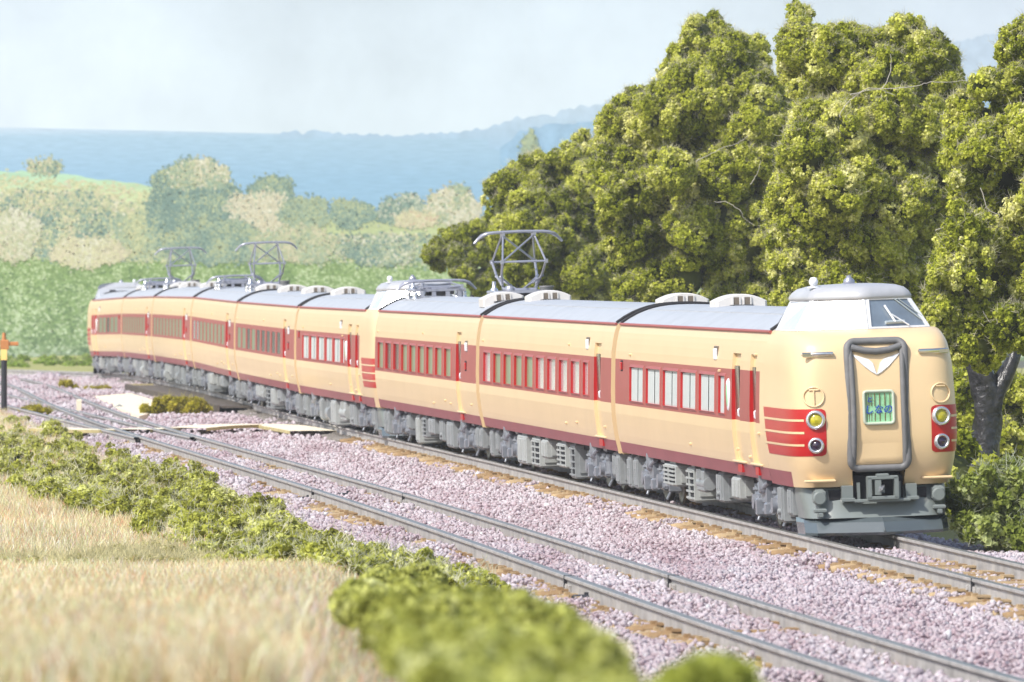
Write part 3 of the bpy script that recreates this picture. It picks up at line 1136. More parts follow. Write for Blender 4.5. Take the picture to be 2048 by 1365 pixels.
PA = [(838, 505), (860, 485), (885, 462), (930, 448), (985, 430), (1020, 500), (1010, 600), (960, 610), (930, 560), (870, 540)]
PB = [(968, 385), (975, 360), (1000, 345), (1040, 318), (1065, 308), (1110, 305), (1150, 275), (1165, 255), (1185, 285), (1215, 262), (1260, 270), (1340, 400), (1345, 625), (1040, 620), (1020, 560), (985, 470)]
PC = [(1195, 262), (1200, 225), (1225, 215), (1250, 180), (1310, 178), (1325, 135), (1355, 95), (1372, 60), (1400, 28), (1435, 25), (1450, 62), (1500, 78), (1535, 75), (1542, 110), (1528, 150), (1600, 205), (1640, 420), (1600, 625), (1250, 640), (1200, 430)]
PD = [(1556, 75), (1575, 60), (1580, 10), (1612, 12), (1630, 50), (1700, 55), (1770, 60), (1785, 28), (1840, 38), (1855, 70), (1900, 88), (1918, 120), (1925, 190), (1930, 330), (1900, 470), (1860, 620), (1560, 625), (1530, 420), (1590, 215), (1565, 150)]
PE = [(1905, 200), (1940, 165), (1960, 150), (1998, 130), (1995, 90), (2015, 60), (2050, 45), (2090, 20), (2240, 20), (2240, 640), (2120, 700), (2050, 700), (2010, 705), (1975, 745), (1930, 735), (1880, 690), (1850, 620), (1870, 500), (1905, 400), (1890, 300)]
tree("low dark foam tree at the tail of the row, above the folded pantograph", PA, 243, (18, 34), 30, 101, 2.0, tone0=0.26)
tree("rounded foam tree behind the raised pantograph, reaching the printed hill", PB, 214, (28, 52), 84, 102, 3.0, tone0=0.42)
tree("tall foam tree with a single narrow peak behind the second car", PC, 184, (34, 62), 120, 103, 3.6, tone0=0.50, twigs=[[(1392, 325, 179), (1440, 300, 179), (1475, 292, 179), (1500, 275, 179)], [(1430, 402, 179), (1460, 405, 179), (1482, 425, 179), (1488, 445, 179), (1510, 460, 179)], [(1500, 370, 179.5), (1515, 345, 179.5), (1522, 320, 179.5)]])
tree("tall foam tree with two peaks behind the leading car", PD, 158, (36, 66), 120, 104, 3.4, tone0=0.54, twigs=[[(1680, 235, 152), (1695, 205, 152), (1735, 185, 152), (1790, 198, 152)], [(1762, 180, 153), (1775, 145, 153), (1772, 110, 153)], [(1868, 463, 152), (1905, 440, 152), (1918, 410, 152)], [(1700, 190, 151), (1760, 175, 151), (1850, 170, 151), (1935, 160, 151)]])
tb = W(1965, 985, 137.5)
tree("foam tree with a thick forked grey trunk beside the cab", PE, 137, (38, 70), 88, 105, 2.6,
     trunk=((tb.x, tb.y, tb.z),
            [(*W(1962, 985, 137.5), 0.46), (*W(1965, 930, 137.5), 0.33), (*W(1973, 860, 137.5), 0.27), (*W(1975, 800, 137.5), 0.27), (*W(1958, 730, 137.5), 0.25), (*W(1940, 650, 137.8), 0.20), (*W(1925, 560, 138.2), 0.13)],
            [[(*W(1978, 815, 137.5), 0.24), (*W(2003, 770, 137.5), 0.17), (*W(2025, 720, 137.6), 0.15), (*W(2050, 640, 138), 0.10)]]),
     tone0=0.46, twigs=[[(1962, 375, 133), (1975, 410, 133), (2002, 425, 133)], [(1965, 620, 133), (1975, 640, 133), (1990, 648, 133)]])


def bush(name, label, cat, poly_c, poly_r, chip, dens, pal, hair=0.1, group=None, seed=0, tone=0.5, core=0.7, hair_col=(0.5, 0.47, 0.33), kind=None, sub=0.42, hair_len=0.26):
    c, r = np.array(poly_c), np.array(poly_r)
    b = np.array([c[:, 0].mean(), c[:, 1].mean(), (c[:, 2] - r).min()])
    root = empty(name, tuple(b))
    tag(root, label, cat, group, kind)
    rr = np.random.default_rng(seed)
    clump_foliage("foliage", root, c - b, r, dens, chip, pal, tone + rr.normal(0, .12, len(c)), hair, seed=seed, hair_col=hair_col, sub=sub, hair_len=hair_len)
    if core:
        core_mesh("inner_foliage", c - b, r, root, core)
    return root


GREENY = np.array([[0.11, 0.14, 0.02], [0.20, 0.25, 0.04], [0.32, 0.37, 0.08], [0.44, 0.50, 0.18], [0.58, 0.62, 0.34]])
YOLIVE = np.array([[0.20, 0.18, 0.01], [0.34, 0.31, 0.02], [0.50, 0.45, 0.04], [0.62, 0.54, 0.08]])
c, r = poly_lumps([(1890, 985), (1925, 960), (1960, 945), (2010, 925), (2160, 920), (2160, 1150), (2060, 1130), (1985, 1105), (1930, 1070), (1900, 1040)], 113, (20, 42), 40, 201, 1.2)
bush("shrub", "pale green mossy shrub at the trackside past the cab front", "shrub", c, r, 0.045, 500, GREENY, 0.12, seed=5, tone=0.45, hair_col=(0.55, 0.58, 0.42))
c, r = poly_lumps([(1860, 700), (1990, 720), (2030, 760), (2160, 740), (2160, 960), (1900, 975), (1860, 860)], 150, (24, 46), 44, 202, 1.5)
bush("shrub", "yellow-green undergrowth bush behind the forked trunk", "shrub", c, r, 0.06, 380, OLIVE, 0.15, seed=6, tone=0.40)
# low undergrowth filling behind the train beneath the trees
cc, rr_ = [], []
for i in range(44):
    Y = 128 + i * 3.1
    X = mainX(Y) + random.uniform(3.8, 5.6)
    R_ = random.uniform(.7, 1.1)
    cc.append((X, Y, random.uniform(0.2, 0.6)))
    rr_.append(R_)
bush("undergrowth", "dark undergrowth along the foot of the foam trees", "undergrowth", cc, rr_, 0.085, 130, OLIVE, 0.05, seed=7, tone=0.3, kind="stuff")

# tufts between the tracks
tufts = [([(275, 825), (300, 803), (345, 795), (400, 802), (432, 820), (400, 836), (330, 838)], "yellow-olive tuft beside the cream slab", 24),
         ([(118, 768), (140, 764), (160, 780), (222, 774), (228, 786), (150, 788)], "yellow-olive tuft between main track and siding at the far end", 14),
         ([(40, 822), (70, 815), (108, 826), (100, 838), (50, 838)], "flat yellow moss patch near the foot of the black post", 12)]
for i, (poly, lab, n) in enumerate(tufts):
    base = G(np.mean([p[0] for p in poly]), max(p[1] for p in poly), -0.35)
    c, r = poly_lumps(poly, base.y, (6, 12), n, 300 + i, 0.4)
    bush("grass_tuft", lab, "tuft", c, r, 0.05, 420, YOLIVE, 0.10, "yellow tufts between the tracks", seed=30 + i, tone=0.5, hair_col=(.5, .45, .15))

# hedge strip between meadow and ballast, as separate shrubs
hedge = [(-60, 822), (0, 822), (60, 818), (120, 845), (200, 872), (300, 905), (345, 925), (410, 935), (450, 985), (500, 1020), (560, 1035), (610, 1070), (660, 1088), (720, 1105), (800, 1130), (860, 1150), (940, 1178), (1010, 1205), (900, 1235), (800, 1225), (720, 1210), (640, 1190), (560, 1165), (480, 1150), (420, 1140), (380, 1090), (300, 1060), (230, 1030), (150, 990), (70, 960), (0, 940), (-60, 930)]
pts = sample_poly(hedge, 540)
labs = ["green shrub clump at the foot of the black post", "olive shrub clump opposite the level crossing board", "olive shrub clump where the hedge meets the siding ballast", "straggly shrub clump in the middle of the hedge row", "shrub clump full of pale fibres before the blurred bush", "sharpest shrub clump at the near end of the hedge row"]
bounds = [-60, 150, 300, 440, 570, 700, 1100]
for k in range(6):
    sel = pts[(pts[:, 0] >= bounds[k]) & (pts[:, 0] < bounds[k + 1])]
    cs, rs = [], []
    for q in sel:
        p = G(q[0], q[1] + (40 if q[1] < 1000 else 24), -0.42)
        z = float(ground_z(p.x, p.y))
        R_ = random.uniform(0.13, 0.26)
        cs.append((p.x, p.y, z + R_ * random.uniform(0.2, 0.9)))
        rs.append(R_)
    bush("hedge_shrub", labs[k], "shrub", cs, rs, 0.040, 620, np.array([[0.18, 0.18, 0.02], [0.34, 0.35, 0.05], [0.50, 0.52, 0.10], [0.64, 0.66, 0.20], [0.76, 0.76, 0.40]]), 0.07, "hedge of low shrubs along the siding", seed=60 + k, tone=0.42, core=0.55, hair_col=(0.72, 0.70, 0.50), sub=0.5, hair_len=0.26)
# stray dry tufts in the meadow
cs, rs = [], []
for q in sample_poly([(-40, 1122), (150, 1118), (240, 1100), (300, 1092), (440, 1120), (520, 1150), (420, 1158), (-40, 1158)], 110):
    p = G(q[0], q[1], -0.30)
    z = float(ground_z(p.x, p.y))
    cs.append((p.x, p.y, z + 0.05)); rs.append(random.uniform(.08, .17))
bush("dry_shrub", "thin olive row of dry weeds crossing the straw meadow", "weeds", cs, rs, 0.035, 420, np.array([[0.30, 0.28, 0.06], [0.44, 0.42, 0.12], [0.55, 0.52, 0.22]]), 0.35, seed=77, core=0, hair_col=(.66, .60, .34))
# far grass at the foot of the print
cs, rs = [], []
for q in sample_poly([(-60, 722), (195, 722), (195, 744), (-60, 742)], 46):
    p = G(q[0], q[1], -0.4)
    cs.append((p.x, p.y - 3, -0.3)); rs.append(random.uniform(.14, .30))
bush("grass_tuft", "bright green tufts at the foot of the backdrop", "tuft", cs, rs, 0.07, 220, np.array([[0.16, 0.26, 0.03], [0.28, 0.40, 0.06], [0.42, 0.52, 0.12]]), 0.2, seed=78, core=0.5)

# out-of-focus bush right in front of the lens
def near_bush(label, poly, Y, n, seed, rpx):
    c, r = poly_lumps(poly, Y, rpx, n, seed, 0.5)
    bush("blurred_bush", label, "bush", c, r, 0.030, 900, np.array([[0.28, 0.30, 0.05], [0.42, 0.46, 0.09], [0.54, 0.58, 0.14], [0.66, 0.69, 0.28]]), 0.0, "bushes close to the lens", seed=seed, tone=0.55, core=0.6, hair_col=(.75, .75, .6))
lc, lr = [], []
for q in sample_poly([(650, 1195), (750, 1178), (850, 1160), (950, 1180), (1040, 1205), (1120, 1240), (1190, 1290), (1240, 1350), (1260, 1430), (900, 1430), (840, 1340), (740, 1250)], 150):
    y_ = float(np.interp(q[1], [1160, 1230, 1300, 1430], [80, 46, 33, 23])) * rng.uniform(.92, 1.05)
    lc.append(list(W(q[0], q[1], y_))); lr.append(rng.uniform(15, 34) * y_ / FPX)
bush("blurred_bush", "long out-of-focus yellow-green bush running from the hedge row to the bottom edge", "bush", lc, lr, 0.030, 700, np.array([[0.26, 0.27, 0.05], [0.42, 0.44, 0.10], [0.56, 0.58, 0.17], [0.70, 0.71, 0.34]]), 0.0, "bushes close to the lens", seed=401, tone=0.5, core=0.6)
near_bush("small out-of-focus green bush sprig at the bottom edge beside the track", [(1330, 1375), (1390, 1345), (1440, 1335), (1490, 1355), (1510, 1440), (1290, 1440)], 27, 18, 402, (18, 36))


# ------------------------------------------------------------------ meadow of dry straw
def blades(n, Y0, Y1, h, seed, w=0.012):
    r = np.random.default_rng(seed)
    Y = np.exp(r.uniform(math.log(Y0), math.log(Y1), n))
    hw = 1100 / FPX * Y
    s = edgeX(Y)
    X = -hw + (s + hw) * r.uniform(0, 1, n)
    ok = X < s - 0.05
    X, Y = X[ok], Y[ok]
    n = len(X)
    z = ground_z(X, Y)
    pal = np.array([[0.72, 0.63, 0.40], [0.80, 0.74, 0.56], [0.66, 0.46, 0.28], [0.86, 0.84, 0.78], [0.56, 0.57, 0.32], [0.66, 0.38, 0.25]])
    col = pal[r.choice(6, n, p=[.32, .25, .14, .09, .12, .08])] * r.uniform(.85, 1.1, (n, 1))
    col = col * np.array([1.0, 0.98, 0.93])
    patch_ = value_noise(X, Y * .25, 1.3, 91)[:, None]
    col = col * (0.86 + 0.28 * patch_)
    return np.stack([X, Y, z - 0.02], 1), h * r.uniform(.6, 1.15, n), np.clip(col, 0, 1)


bt = [blades(26000, 34, 112, 0.27, 1), blades(11000, 112, 240, 0.30, 2)]
P_ = np.concatenate([b_[0] for b_ in bt])
o = scatter("dry_grass", P_, unit(len(P_)) * .12 + np.array([0, 0, 1]), np.concatenate([b_[1] for b_ in bt]), np.concatenate([b_[2] for b_ in bt]), TUFTS)
tag(o, kind="stuff"); o["label"] = "dry straw-coloured meadow grass along the hedge"


# verge of fine fibres clinging to the track sides
def verge(n, seed):
    r = np.random.default_rng(seed)
    Y = r.uniform(85, 200, n)
    which = r.uniform(size=n) < 0.45
    cx = np.where(which, mainX(Y) - 0.9 - np.abs(r.normal(0, .35, n)), sideX(Y) + r.choice([-1, 1], n) * (0.95 + np.abs(r.normal(0, .3, n))))
    ok = value_noise(cx * 3, Y, 1.6, 33) > 0.5
    cx, Y = cx[ok], Y[ok]
    n = len(cx)
    col = np.array([0.66, 0.62, 0.42]) * r.uniform(.7, 1.15, (n, 1))
    return np.stack([cx, Y, np.full(n, -0.30)], 1), r.uniform(.06, .16, n), np.clip(col, 0, 1)


P_, s_q, c_q = verge(7000, 5)
o = scatter("fibre_grass", P_, unit(len(P_)) * .4 + np.array([0, 0, 1]), s_q, c_q, HAIRS)
tag(o, kind="stuff"); o["label"] = "fine pale grass fibres beside the rails"

# ------------------------------------------------------------------ things by the far tracks
p = [G(180, 793, -0.16), G(262, 787, -0.16), G(345, 812, -0.16), G(278, 833, -0.16)]
mb = MB()
mb.add([tuple(q) for q in p] + [(q.x, q.y, q.z - 0.2) for q in p], [(0, 1, 2, 3), (0, 4, 5, 1), (1, 5, 6, 2), (2, 6, 7, 3), (3, 7, 4, 0)])
tag(mb.build("ground_slab", BOARDM), "smooth cream slab lying between the siding and the main track", "slab")
# dark trough: long low box along the main track
a0, a1 = W(252, 790, 268), W(436, 834, 224)
ax = (a1 - a0); ax.z = 0; L_ = ax.length; ang = math.atan2(ax.y, ax.x)
root = empty("cable_trough", (a0.x, a0.y, a0.z)); root.rotation_euler.z = ang
tag(root, "dark woven-sided trough box along the main track", "trough")
mb = MB(); mb.box((L_ / 2, 0.0, 0.20), (L_, 0.10, 0.44)); mb.build("side_wall", DWOOD, root)
mb = MB(); mb.box((0.05, 0.55, 0.20), (0.10, 1.0, 0.44)); mb.build("end_wall", BOARDE, root)
mb = MB(); mb.box((L_ / 2, 0.72, 0.34), (L_ - .2, 1.30, 0.06)); mb.build("floor_panel", DWOOD, root)
mb = MB()
for k in range(int(L_ / 0.5)):
    mb.box((0.3 + k * 0.5, -0.06, 0.20), (0.10, 0.02, 0.40))
o = mb.build("rib", DWOOD, root); o["kind"] = "stuff"
# crossing boards laid over the ballast
def plank_strip(label, pts, w):
    root = empty("crossing_board", tuple(pts[0]))
    tag(root, label, "crossing board", "pale boards crossing the siding")
    b = pts[0]
    mb = MB()
    P = smooth_line([q - b for q in pts], 0.5)
    t, nrm = frame_line(P)
    rows_t = [[tuple(P[i] + nrm[i] * w / 2 + [0, 0, z]) for i in range(len(P))] for z in (0,)]
    rows = []
    for a, z in ((-.5, -.09), (-.5, 0), (.5, 0), (.5, -.09)):
        rows.append([tuple(P[i] + nrm[i] * w * a + np.array([0, 0, z])) for i in range(len(P))])
    mb.grid(rows[1:3], 0, False)
    mb.grid(rows[0:2], 1, False)
    mb.grid(rows[2:4], 1, False)
    mb.build("plank", [BOARDM, BOARDE], root)
    for i in (2, len(P) // 2, len(P) - 3):
        md = MB()
        md.box((P[i][0], P[i][1] + .1, -0.17), (0.35, w * .8, 0.16))
        md.build("support", DWOOD, root)
plank_strip("pale board end sticking out past the siding on the hedge side", [G(100, 856, -0.03), G(160, 859, -0.03), G(232, 859, -0.03)], 1.3)
plank_strip("short pale board between the two siding rails", [G(258, 859, -0.03), G(300, 857, -0.03), G(318, 856, -0.03)], 1.3)
plank_strip("long curved pale board spanning the ballast to the main track", [G(372, 856, -0.02), G(430, 851, 0.02), G(500, 849, 0.02), G(560, 851, 0.0), G(626, 862, -0.05)], 1.3)
q = G(158, 834, -0.3)
root = empty("marker_post", tuple(q)); tag(root, "short cream marker post standing between the siding rails", "post")
mb = MB(); mb.box((0, 0, 0.28), (0.16, 0.16, 0.56), 0, None, 0.02); mb.build("post_shaft", BOARDM, root)
mb = MB(); mb.box((0.15, 0, 0.03), (0.6, 0.35, 0.06), 0, None, 0.01); mb.build("foot_plate", TIE, root)
for (px, py, lab) in ((224, 822, "grey point motor stub beside the siding rail"), (476, 822, "grey stub beside the main track rail by the trough"), (126, 826, "grey stub near the marker post")):
    q = G(px, py, -0.3)
    mb = MB()
    mb.box((0, 0, 0.06), (0.35, 0.4, 0.12), 0, None, 0.03); mb.tube([(0.1, 0, 0.12), (0.25, 0, 0.2), (0.38, 0, 0.1)], 0.04, 8)
    o = mb.build("point_stub", GREY); o.location = q
    tag(o, lab, "point stub", "grey stubs beside the rails")
for (px, py, lab) in ((610, 998, "black clip against the near siding rail"), (690, 990, "black clip between the siding rails"), (1164, 1196, "black clip beside the blurred near end of the siding")):
    q = G(px, py, -0.2)
    mb = MB()
    mb.box((0, 0, 0.0), (0.26, 0.22, 0.08), 0, None, 0.02); mb.box((0.08, 0, 0.05), (0.08, 0.1, 0.05), 0)
    o = mb.build("rail_clip", BLACKP); o.location = q; o.rotation_euler.z = -0.2
    tag(o, lab, "rail clip", "black clips on the siding")
# black post with orange top at the frame's edge
q = G(8, 838, -0.4)
root = empty("signal_post", tuple(q)); tag(root, "black post with an orange and yellow crossarm top", "post")
s_ = q.y / FPX
mb = MB(); mb.tube([(0, 0, 0), (0, 0, 118 * s_)], 0.10, 14); mb.build("post_shaft", BLACKP, root)
mb = MB(); mb.box((0, 0, 128 * s_), (0.20, 0.2, 24 * s_), 1, None, 0.03); mb.box((0.02, 0, 148 * s_), (0.28, 0.2, 20 * s_), 0, None, 0.03); mb.box((0.22, 0, 150 * s_), (0.5, 0.12, 8 * s_), 0, None, 0.02)
mb.tube([(0.0, 0, 150 * s_), (0.0, 0, 172 * s_)], [0.09, 0.05], 8, 0); mb.build("crossarm", [ORANGE, YCAP], root)

# ------------------------------------------------------------------ the train
SEC = [(0.81, 1.285), (0.95, 1.31), (1.15, 1.355), (1.55, 1.40), (2.0, 1.40), (2.75, 1.365), (3.0, 1.325), (3.15, 1.29), (3.30, 1.235)]
hw = lambda z: float(np.interp(z, [a for a, _ in SEC], [b for _, b in SEC]))
ZB = [0.85, 1.06, 1.2, 1.4, 1.6, 1.79, 1.87, 2.1, 2.3, 2.53, 2.65, 2.8, 2.95, 3.05, 3.15, 3.22, 3.30]
LEN = 21.85
WZ0, WZ1 = 1.87, 2.53


def side_wall(mb, sg, x0, x1, holes, red=(1.79, 2.65), red_x=(0.0, 99)):
    xs = sorted(set([x0, x1] + [h[0] for h in holes] + [h[1] for h in holes] + [x for x in red_x if x0 < x < x1]))
    zs = sorted(set(ZB + [h[2] for h in holes] + [h[3] for h in holes]))
    for i in range(len(xs) - 1):
        for j in range(len(zs) - 1):
            xm, zm = (xs[i] + xs[i + 1]) / 2, (zs[j] + zs[j + 1]) / 2
            if any(h[0] < xm < h[1] and h[2] < zm < h[3] for h in holes): continue
            m = 0
            if zm < 1.06: m = 2
            elif red[0] < zm < red[1] and red_x[0] <= xm <= red_x[1]: m = 1
            a, b_ = zs[j], zs[j + 1]
            mb.add([(xs[i], sg * hw(a), a), (xs[i + 1], sg * hw(a), a), (xs[i + 1], sg * hw(b_), b_), (xs[i], sg * hw(b_), b_)], [(0, 1, 2, 3)], m)


_cache = {}


def cached(key, fn):
    if key not in _cache:
        _cache[key] = fn()
    return _cache[key]


def window_frame_mesh(w, sg, flat):
    mb = MB()
    z0, z1 = WZ0, WZ1
    d = 0.012 if flat else 0.034
    y0, y1 = sg * hw(z0), sg * hw(z1)
    e = (0.001 if flat else 0.012) * sg
    # reveal
    for (ax_, az, bx, bz) in ((0, z0, w, z0), (w, z0, w, z1), (w, z1, 0, z1), (0, z1, 0, z0)):
        ya, yb = sg * hw(az), sg * hw(bz)
        mb.add([(ax_, ya, az), (bx, yb, bz), (bx, yb - sg * d, bz), (ax_, ya - sg * d, az)], [(0, 1, 2, 3)], 0)
    # raised lip
    l = 0.04
    def P(x, z, k): return (x, sg * hw(z) + k, z)
    outer = [(-l, z0 - l), (w + l, z0 - l), (w + l, z1 + l), (-l, z1 + l)]
    inner = [(0.02, z0 + .01), (w - .02, z0 + .01), (w - .02, z1 - .01), (0.02, z1 - .01)]
    for i in range(4):
        j = (i + 1) % 4
        mb.add([P(*outer[i], 0.001 * sg), P(*outer[j], 0.001 * sg), P(*inner[j], 2 * e), P(*inner[i], 2 * e)], [(0, 1, 2, 3)], 1)
        mb.add([P(*inner[i], 2 * e), P(*inner[j], 2 * e), P(*inner[j], -d * sg), P(*inner[i], -d * sg)], [(0, 1, 2, 3)], 0)
    return mb.mesh("window_frame", [REDB, RED])


def pane_mesh(w, sg, m, flat):
    mb = MB()
    z0, z1, d = WZ0, WZ1, 0.008 if flat else 0.024
    mb.add([(0, sg * (hw(z0) - d), z0), (w, sg * (hw(z0) - d), z0), (w, sg * (hw(z1) - d), z1), (0, sg * (hw(z1) - d), z1)], [(0, 1, 2, 3)], 0)
    return mb.mesh("pane", m)


def curtain_mesh(w, sg):
    mb = MB()
    z0, z1, d = WZ0 + 0.03, WZ1 - 0.03, 0.021
    n = 9
    rows = []
    for z in (z0, z1):
        rows.append([(w * i / n, sg * (hw(z) - d + 0.004 * (i % 2)), z) for i in range(n + 1)])
    mb.grid(rows, 0, False)
    mb.add([(0, sg * (hw(z0) - d), z0 - .02), (w, sg * (hw(z0) - d), z0 - .02), (w, sg * (hw(z0) - d), z0), (0, sg * (hw(z0) - d), z0)], [(0, 1, 2, 3)], 0)
    return mb.mesh("curtain", CURT)


def add_window(car, x, w, sg, style, flat=False):
    fm = cached(("wf", round(w, 2), sg, flat), lambda: window_frame_mesh(w, sg, flat))
    o = link("window", fm, car); o.location = (x, 0, 0)
    pm = {"g": PANEG, "l": PANEL_, "d": PANED, "c": PANED}[style]
    p = link("pane", cached(("p", round(w, 2), sg, style, flat), lambda: pane_mesh(w, sg, pm, flat)), o)
    if style == "c":
        hwid = w / 2 - 0.05 if w > 1 else w - 0.1
        me = cached(("cu", round(hwid, 2), sg), lambda: curtain_mesh(hwid, sg))
        for k in range(2 if w > 1 else 1):
            q = link("curtain", me, o); q.location = (0.03 + k * (hwid + 0.06), sg * 0.004, 0)
    elif style == "l":
        pass


def door_mesh(w, sg, slit=True):
    mb = MB()
    d = 0.065
    z0, z1 = 1.10, 2.92
    zs = [z0, 1.2, 1.4, 1.6, 1.79, 1.87, 2.1, 2.3, 2.53, 2.65, 2.8, z1]
    for a, b_ in zip(zs[:-1], zs[1:]):
        m = 1 if 1.79 < (a + b_) / 2 < 2.65 else 0
        for (xx, yo0, yo1, xx2) in ((0, 0, d, 0), (w, 0, d, w)):
            mb.add([(xx, sg * hw(a), a), (xx, sg * (hw(a) - d), a), (xx, sg * (hw(b_) - d), b_), (xx, sg * hw(b_), b_)], [(0, 1, 2, 3)], 2 if m == 1 else 0)
        mb.add([(0, sg * (hw(a) - d), a), (w, sg * (hw(a) - d), a), (w, sg * (hw(b_) - d), b_), (0, sg * (hw(b_) - d), b_)], [(0, 1, 2, 3)], m)
    for z in (z0, z1):
        mb.add([(0, sg * hw(z), z), (w, sg * hw(z), z), (w, sg * (hw(z) - d), z), (0, sg * (hw(z) - d), z)], [(0, 1, 2, 3)], 0)
    return mb.mesh("door", [CREAM, RED, REDB])


def add_door(car, x, w, sg):
    o = link("door", cached(("d", w, sg), lambda: door_mesh(w, sg)), car)
    o.location = (x, 0, 0)
    mb = MB()
    yy = sg * (hw(2.3) - 0.062)
    mb.box((w * .32, yy, 2.28), (w * .5, 0.02, 0.86), 0, None, 0.006)
    link("door_window", cached(("dw", w, sg), lambda: mb.mesh("door_window", PANED)), o)
    mb2 = MB()
    mb2.tube([(w * .88, sg * (hw(1.95) - .06), 1.84), (w * .88, sg * (hw(1.95) - .0), 1.88), (w * .88, sg * (hw(1.95) + .0), 1.97), (w * .88, sg * (hw(1.95) - .06), 2.01)], 0.022, 6)
    link("handle", cached(("dh", w, sg), lambda: mb2.mesh("handle", WHITE)), o)
    mb3 = MB()
    mb3.box((w * .5, sg * 1.325, 1.085), (w + .5, 0.10, 0.035), 0, None, 0.01)
    mb3.box((w * .5, sg * 1.325, 0.98), (w * .5, 0.05, 0.14), 1)
    link("door_step", cached(("ds", w, sg), lambda: mb3.mesh("door_step", [CREAM, REDB])), car).location = (x, 0, 0)


def roof_rows(x, k=1.0, lift=0.0):
    out = []
    for i in range(17):
        q = -1 + 2 * i / 16
        y = 1.235 * q
        z = 3.31 + 0.34 * (1 - abs(q) ** 2.6) + lift
        out.append((x, y * k, z))
    return out


def add_roof(car, x0, x1):
    mb = MB()
    mb.grid([roof_rows(x0 + (x1 - x0) * i / 12) for i in range(13)], 0, True)
    for x, s_ in ((x0, 1), (x1, -1)):
        rr_ = roof_rows(x)
        mb.add(rr_, [tuple(range(17))], 0)
    # long moulded rib either side
    for s_ in (-1, 1):
        mb.box(((x0 + x1) / 2, s_ * 0.72, 3.565), (x1 - x0 - .4, 0.025, 0.02), 0)
    mb.build("roof", ROOF, car)
    for x in (x0 + 0.03, x1 - 0.03):
        mb = MB()
        mb.tube(roof_rows(x, 1.005, 0.02), 0.035, 6, 0)
        mb.build("roof_seal", DARK, car)
    for s_ in (-1, 1):
        mb = MB()
        mb.tube([(x0, s_ * 1.25, 3.305), (x1, s_ * 1.25, 3.305)], 0.028, 8)
        mb.build("gutter", RED, car)


def vent_mesh():
    mb = MB()
    W_, Ln, H = 0.94, 0.95, 0.16
    n = 12
    sec = [(W_ / 2 * (-1 + 2 * i / n), 0.06 + 0.13 * (1 - (-1 + 2 * i / n) ** 2)) for i in range(n + 1)]
    rows = []
    for x in (-Ln / 2, -Ln / 2 + .12, Ln / 2 - .04, Ln / 2):
        k = 0.92 if abs(x) > Ln / 2 - .02 else 1.0
        rows.append([(x, y * k, -0.12) for y, h in sec[:1]] + [(x, y * k, h * (0.9 if k < 1 else 1)) for y, h in sec] + [(x, sec[-1][0] * k, -0.12)])
    mb.grid(rows, 0, False)
    mb.add(rows[0], [tuple(range(len(rows[0])))], 0)
    mb.add(rows[-1], [tuple(range(len(rows[-1])))[::-1]], 0)
    for y in (-0.10, 0.10):
        mb.box((Ln / 2 + 0.004, y, 0.065), (0.02, 0.10, 0.13), 1)
        for q in (-1, 1):
            mb.box((Ln / 2 + 0.012, y + q * .065, 0.065), (0.03, 0.025, 0.14), 0)
    mb.box((Ln / 2 + 0.01, 0.0, -0.025), (0.03, 0.44, 0.025), 2)
    return mb.mesh("roof_vent", [VENT, VENTD, DARK])


def add_vent(car, x, y=0.0):
    o = link("roof_vent", cached("vent", vent_mesh), car)
    z = 3.31 + 0.34 * (1 - abs(y / 1.235) ** 2.6)
    o.location = (x, y, z + 0.02)
    o.rotation_euler.x = -y * 0.12
    return o


def wheel_mesh():
    mb = MB()
    mb.lathe([(0, -.05), (.10, -.05), (.12, -.02), (.30, .0), (.34, -.03), (.43, -.03), (.435, 0.03), (.47, .07), (.47, .10), (.40, .10), (.30, .06), (0, .06)], (0, 0, 0), (0, -1, 0), 22)
    return mb.mesh("wheel", WHEEL)


def bogie_frame_mesh():
    mb = MB()
    for s_ in (-1, 1):
        y = s_ * 1.0
        mb.box((0, y, 0.52), (3.0, 0.16, 0.16), 0, None, 0.03)
        for x in (-1.05, 1.05):
            mb.box((x, y + s_ * .06, 0.43), (0.44, 0.26, 0.36), 0, None, 0.05)
            mb.cyl((x, y + s_ * .18, .43), (x, y + s_ * .27, .43), .13, 12)
            for q in (-.32, .32):
                mb.tube([(x + q, y + s_ * .10, .30), (x + q, y + s_ * .10, .72)], .085, 10)
                mb.tube([(x + q, y + s_ * .10, .34), (x + q, y + s_ * .10, .38)], .115, 10)
                mb.tube([(x + q, y + s_ * .10, .62), (x + q, y + s_ * .10, .66)], .115, 10)
            mb.box((x + .1, y + s_ * .1, .82), (.5, .14, .10), 0, None, .02)
        mb.box((0, y + s_ * .10, .60), (.62, .26, .42), 0, None, .06)
        mb.lathe([(0, -.2), (.17, -.2), (.20, -.1), (.20, .1), (.17, .2), (0, .2)], (0, y + s_ * .12, .80), (0, 0, 1), 12)
        mb.tube([(-.5, y + s_ * .22, .74), (-.1, y + s_ * .26, .64), (.42, y + s_ * .2, .80)], .05, 8)
        mb.tube([(-.62, y + s_ * .18, .30), (.62, y + s_ * .18, .30)], .045, 8)
        mb.box((.35, y + s_ * .22, .35), (.22, .12, .22), 0, None, .03)
        mb.box((-.42, y + s_ * .24, .36), (.16, .14, .30), 0, None, .03)
        for q in (-1.5, 1.5):
            mb.box((q, y, .40), (.14, .22, .36), 0, None, .03)
            mb.tube([(q * .99, y + s_ * .05, .28), (q * .93, y + s_ * .13, .10)], .03, 6)
    mb.box((0, 0, .6), (.6, 2.0, .2), 0)
    return mb.mesh("bogie", GREYB)


